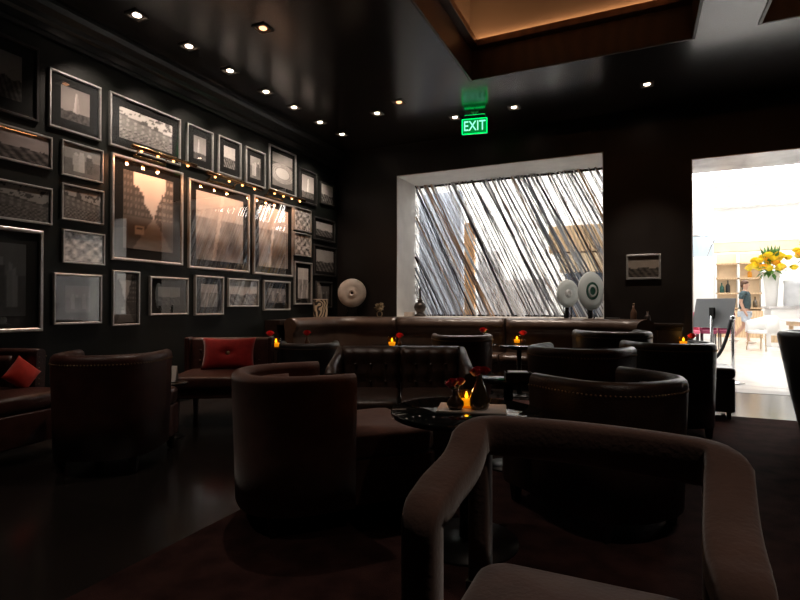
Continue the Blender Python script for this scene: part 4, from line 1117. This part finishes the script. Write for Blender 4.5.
# high white counter with the flowers
a = at_y(752, 300, 16.2)
root = thing('flower_counter', 'white high counter carrying the yellow flowers beyond the doorway', 'counter', (a.x+1.9, 16.2, 0))
MB().box2((-1.55, -.3, 0), (2.6, .45, .98)).build('body', 'white', root, bevel=.01)
MB().box2((-1.6, -.34, .982), (2.65, .5, 1.04)).build('top', 'marble', root, bevel=.006)
MB().box2((-1.55, -.305, .12), (2.6, -.3, .30)).build('dark_plinth_band', 'tan', root)
bouquet(771, 265, 13.45, 1.041, .50, 'large bunch of yellow flowers in a white vase beyond the doorway', 5)
bouquet(815, 252, 13.3, 1.041, .42, 'yellow flowers cut off by the right edge of the photo', 9)
p = at_y(795, 300, 15.98)
root = thing('drum_planter', 'pale grey round drum on the high counter below the yellow flowers', 'planter', (p.x+.02, 16.0, 1.041))
MB().lathe([(.0, 0), (.24, 0), (.26, .05), (.24, .55), (.26, .66), (.22, .66), (.21, .60), (.0, .58)], n=26).build('body', 'ceram', root)
# sign seen from behind, stanchion with rope
p = at_t(713.5, 7.45)
root = thing('sign_stand', 'grey tilted sign plate on a steel post just beyond the doorway', 'sign stand', (p.x, p.y, 0), math.radians(-32))
zz = H - 7/F*7.45
MB().box((0, 0, zz), (.54, .02, .44), rx=math.radians(-18)).build('plate', 'grey', root, bevel=.004)
MB().lathe([(.02, .02), (.02, zz-.04)], (0, -.06, 0), 12).build('post', 'steel', root)
MB().box((0, -.04, zz-.0), (.06, .06, .16)).build('bracket', 'black', root, bevel=.004)
MB().lathe([(.0, 0), (.16, 0), (.16, .012), (.03, .026), (.0, .026)], (0, -.06, 0), 26).build('base', 'steel', root)
p = at_t(732.5, 7.0)
root = thing('stanchion', 'steel rope stanchion post standing at the right of the sign', 'stanchion', (p.x, p.y, 0))
MB().lathe([(.0, 0), (.14, 0), (.14, .01), (.03, .03), (.0, .03)], n=26).build('base', 'steel', root)
MB().lathe([(.022, .02), (.022, .90)], n=14).build('post', 'steel', root)
MB().lathe([(.022, .86), (.035, .865), (.035, .90), (.02, .92), (.0, .925)], n=14).build('cap', 'steel', root)
q = Vector((DX0+.02, 7.95, .62))
pts = [Vector((p.x-.02, p.y, .86)).lerp(q, k/14) - Vector((0, 0, .42*math.sin(PI*(k/14)**.8))) for k in range(15)]
tag(MB().tube(pts, .022, 8).build('barrier_rope', 'rope'), 'dark barrier rope drooping from the stanchion behind the sign', 'rope')
# maroon and pink seats behind the sign
for i, (px, m_, lab) in enumerate(((691, 'pink', 'pink upholstered lobby chair at the left of the doorway view'), (708, 'magenta', 'maroon lobby chair left of the sign post'), (726, 'magenta', 'maroon lobby chair right of the sign post'))):
    p = at_t(px, 12.2)
    root = thing('lobby_chair', lab, 'chair', (p.x, p.y, 0), 0, 'maroon and pink lobby chairs')
    MB().block(rrect(.33, .40, .05, 4), .40, .48, .02, .01).build('seat', m_, root)
    MB().sweep([(-.155, -.05), (-.14, .14), (-.07, .2), (.07, .2), (.14, .14), (.155, -.05)], [(-.02, .46), (.02, .46), (.02, .90), (-.02, .90)]).build('backrest', m_, root, bevel=.01)
    for sx in (-.13, .13):
        for sy in (-.16, .16): MB().lathe([(.012, 0), (.018, .402)], (sx, sy, 0), 8).build('leg', 'darkwood', root)
# white shell chair and table
p = at_t(763, 12.2)
root = thing('shell_chair', 'white shell chair with wooden legs behind the walking person', 'chair', (p.x, p.y, 0), math.radians(-50))
MB().sweep([(-.27, -.22), (-.28, 0), (-.24, .18), (-.1, .26), (.1, .26), (.24, .18), (.28, 0), (.27, -.22)], lambda f: [(-.015, .43), (.015, .43), (.035, .84-.16*abs(2*f-1)), (.0, .845-.16*abs(2*f-1))]).build('shell', 'white', root)
MB().block(rrect(.54, .50, .12, 5), .40, .47, .025, .01).build('seat', 'white', root)
for sx in (-.2, .2):
    for sy in (-.18, .18): MB().tube([(sx*1.25, sy*1.25, 0), (sx, sy, .41)], [.011, .018], 8).build('leg', 'tan', root)
p = at_t(832, 11.0)
root = thing('lobby_table', 'white topped table at the right edge of the doorway view', 'table', (p.x, p.y, 0), math.radians(18))
MB().block(rrect(1.5, 1.0, .06, 4), .71, .75, .008).build('tabletop', 'white', root)
MB().block(rrect(1.36, .86, .05, 4), .62, .708, .006).build('apron', 'tan', root)
for sx in (-.6, .6):
    for sy in (-.36, .36): MB().box((sx, sy, .31), (.06, .06, .62)).build('leg', 'tan', root)

# the walking person
def skin_mesh(name, nodes, edges, m, parent, sub=2):
    me = bpy.data.meshes.new(name); me.from_pydata([n[0] for n in nodes], edges, []); me.materials.append(M[m])
    o = bpy.data.objects.new(name, me); C.objects.link(o)
    if parent: o.parent = parent
    s = o.modifiers.new('skin', 'SKIN'); s.use_smooth_shade = True
    for v, n in zip(me.skin_vertices[0].data, nodes): v.radius = n[1] if isinstance(n[1], tuple) else (n[1], n[1])
    me.skin_vertices[0].data[0].use_root = True
    o.modifiers.new('sub', 'SUBSURF').levels = sub; o.modifiers['sub'].render_levels = sub
    return o
def person():
    p = at_t(744.5, 14.4)
    body_root = thing('person', 'person in dark t-shirt and pale shorts walking to the right beyond the doorway', 'person', (p.x, p.y, 0), math.radians(-115))
    # local +y is the walking direction
    N = [((0, 0, .95), (.14, .11)), ((0, .01, 1.12), (.13, .10)), ((0, .015, 1.30), (.155, .11)), ((0, .01, 1.43), (.10, .07)), ((0, .02, 1.50), .05), ((0, .035, 1.58), (.062, .07)), ((0, .03, 1.66), (.075, .09)), ((0, .02, 1.73), (.055, .065)),
         ((.17, .0, 1.40), .058), ((.22, -.03, 1.15), .045), ((.23, .06, .92), .034), ((.225, .11, .82), .03), ((.222, .13, .76), .024),
         ((-.17, .0, 1.40), .058), ((-.22, -.06, 1.16), .045), ((-.24, .02, .93), .034), ((-.235, .06, .83), .03), ((-.232, .08, .77), .024),
         ((.09, .02, .86), .092), ((.10, .16, .50), .062), ((.10, .10, .30), .056), ((.10, .12, .08), .036), ((.10, .24, .035), .032),
         ((-.09, .0, .86), .092), ((-.10, -.04, .49), .062), ((-.10, -.20, .30), .056), ((-.10, -.34, .14), .036), ((-.10, -.27, .035), .030)]
    E = [(0, 1), (1, 2), (2, 3), (3, 4), (4, 5), (5, 6), (6, 7), (3, 8), (8, 9), (9, 10), (10, 11), (11, 12), (3, 13), (13, 14), (14, 15), (15, 16), (16, 17),
         (0, 18), (18, 19), (19, 20), (20, 21), (21, 22), (0, 23), (23, 24), (24, 25), (25, 26), (26, 27)]
    b = skin_mesh('body', N, E, 'skin', body_root)
    MB().ball((0, .125, 1.635), (.012, .018, .018), 8, 5).build('nose', 'skin', body_root)
    hb = MB().ball((0, .005, 1.70), (.088, .10, .075), 16, 9); hb.ball((0, -.05, 1.63), (.07, .05, .07), 12, 7); hb.build('hair', 'hair', body_root)
    for s in (-1, 1): MB().ball((s*.078, .02, 1.63), (.012, .022, .03), 8, 5).build('ear', 'skin', body_root)
    skin_mesh('t_shirt', [((0, 0, .90), (.185, .155)), ((0, .01, 1.12), (.18, .155)), ((0, .015, 1.30), (.185, .145)), ((0, .01, 1.42), (.11, .085)), ((.175, .0, 1.40), .075), ((.215, -.025, 1.22), .068), ((-.175, .0, 1.40), .075), ((-.215, -.045, 1.22), .068)],
              [(0, 1), (1, 2), (2, 3), (3, 4), (4, 5), (3, 6), (6, 7)], 'teal', body_root)
    skin_mesh('shorts', [((0, 0, .95), (.17, .14)), ((.09, .03, .82), .115), ((.10, .12, .58), .095), ((-.09, .0, .82), .115), ((-.10, -.02, .58), .095)], [(0, 1), (1, 2), (0, 3), (3, 4)], 'shorts', body_root)
    for x, y, a in ((.10, .18, 0), (-.10, -.30, -.45)):
        MB().ball((x, y, .05 if a == 0 else .07), (.05, .14, .045), 12, 6).build('shoe', 'shoe', body_root)
person()

# ------------------------------------------------------------------ world and view
w = bpy.data.worlds.new('world'); SC.world = w; w.use_nodes = True
w.node_tree.nodes['Background'].inputs[0].default_value = (.02, .018, .016, 1); w.node_tree.nodes['Background'].inputs[1].default_value = 0
SC.view_settings.view_transform = 'Standard'; SC.view_settings.look = 'None'; SC.view_settings.gamma = 1; SC.view_settings.exposure = 0
SC.cycles.use_denoising = True
SC.cycles.max_bounces = 8; SC.cycles.diffuse_bounces = 5; SC.cycles.glossy_bounces = 4; SC.cycles.transparent_max_bounces = 12
SC.cycles.sample_clamp_indirect = 6
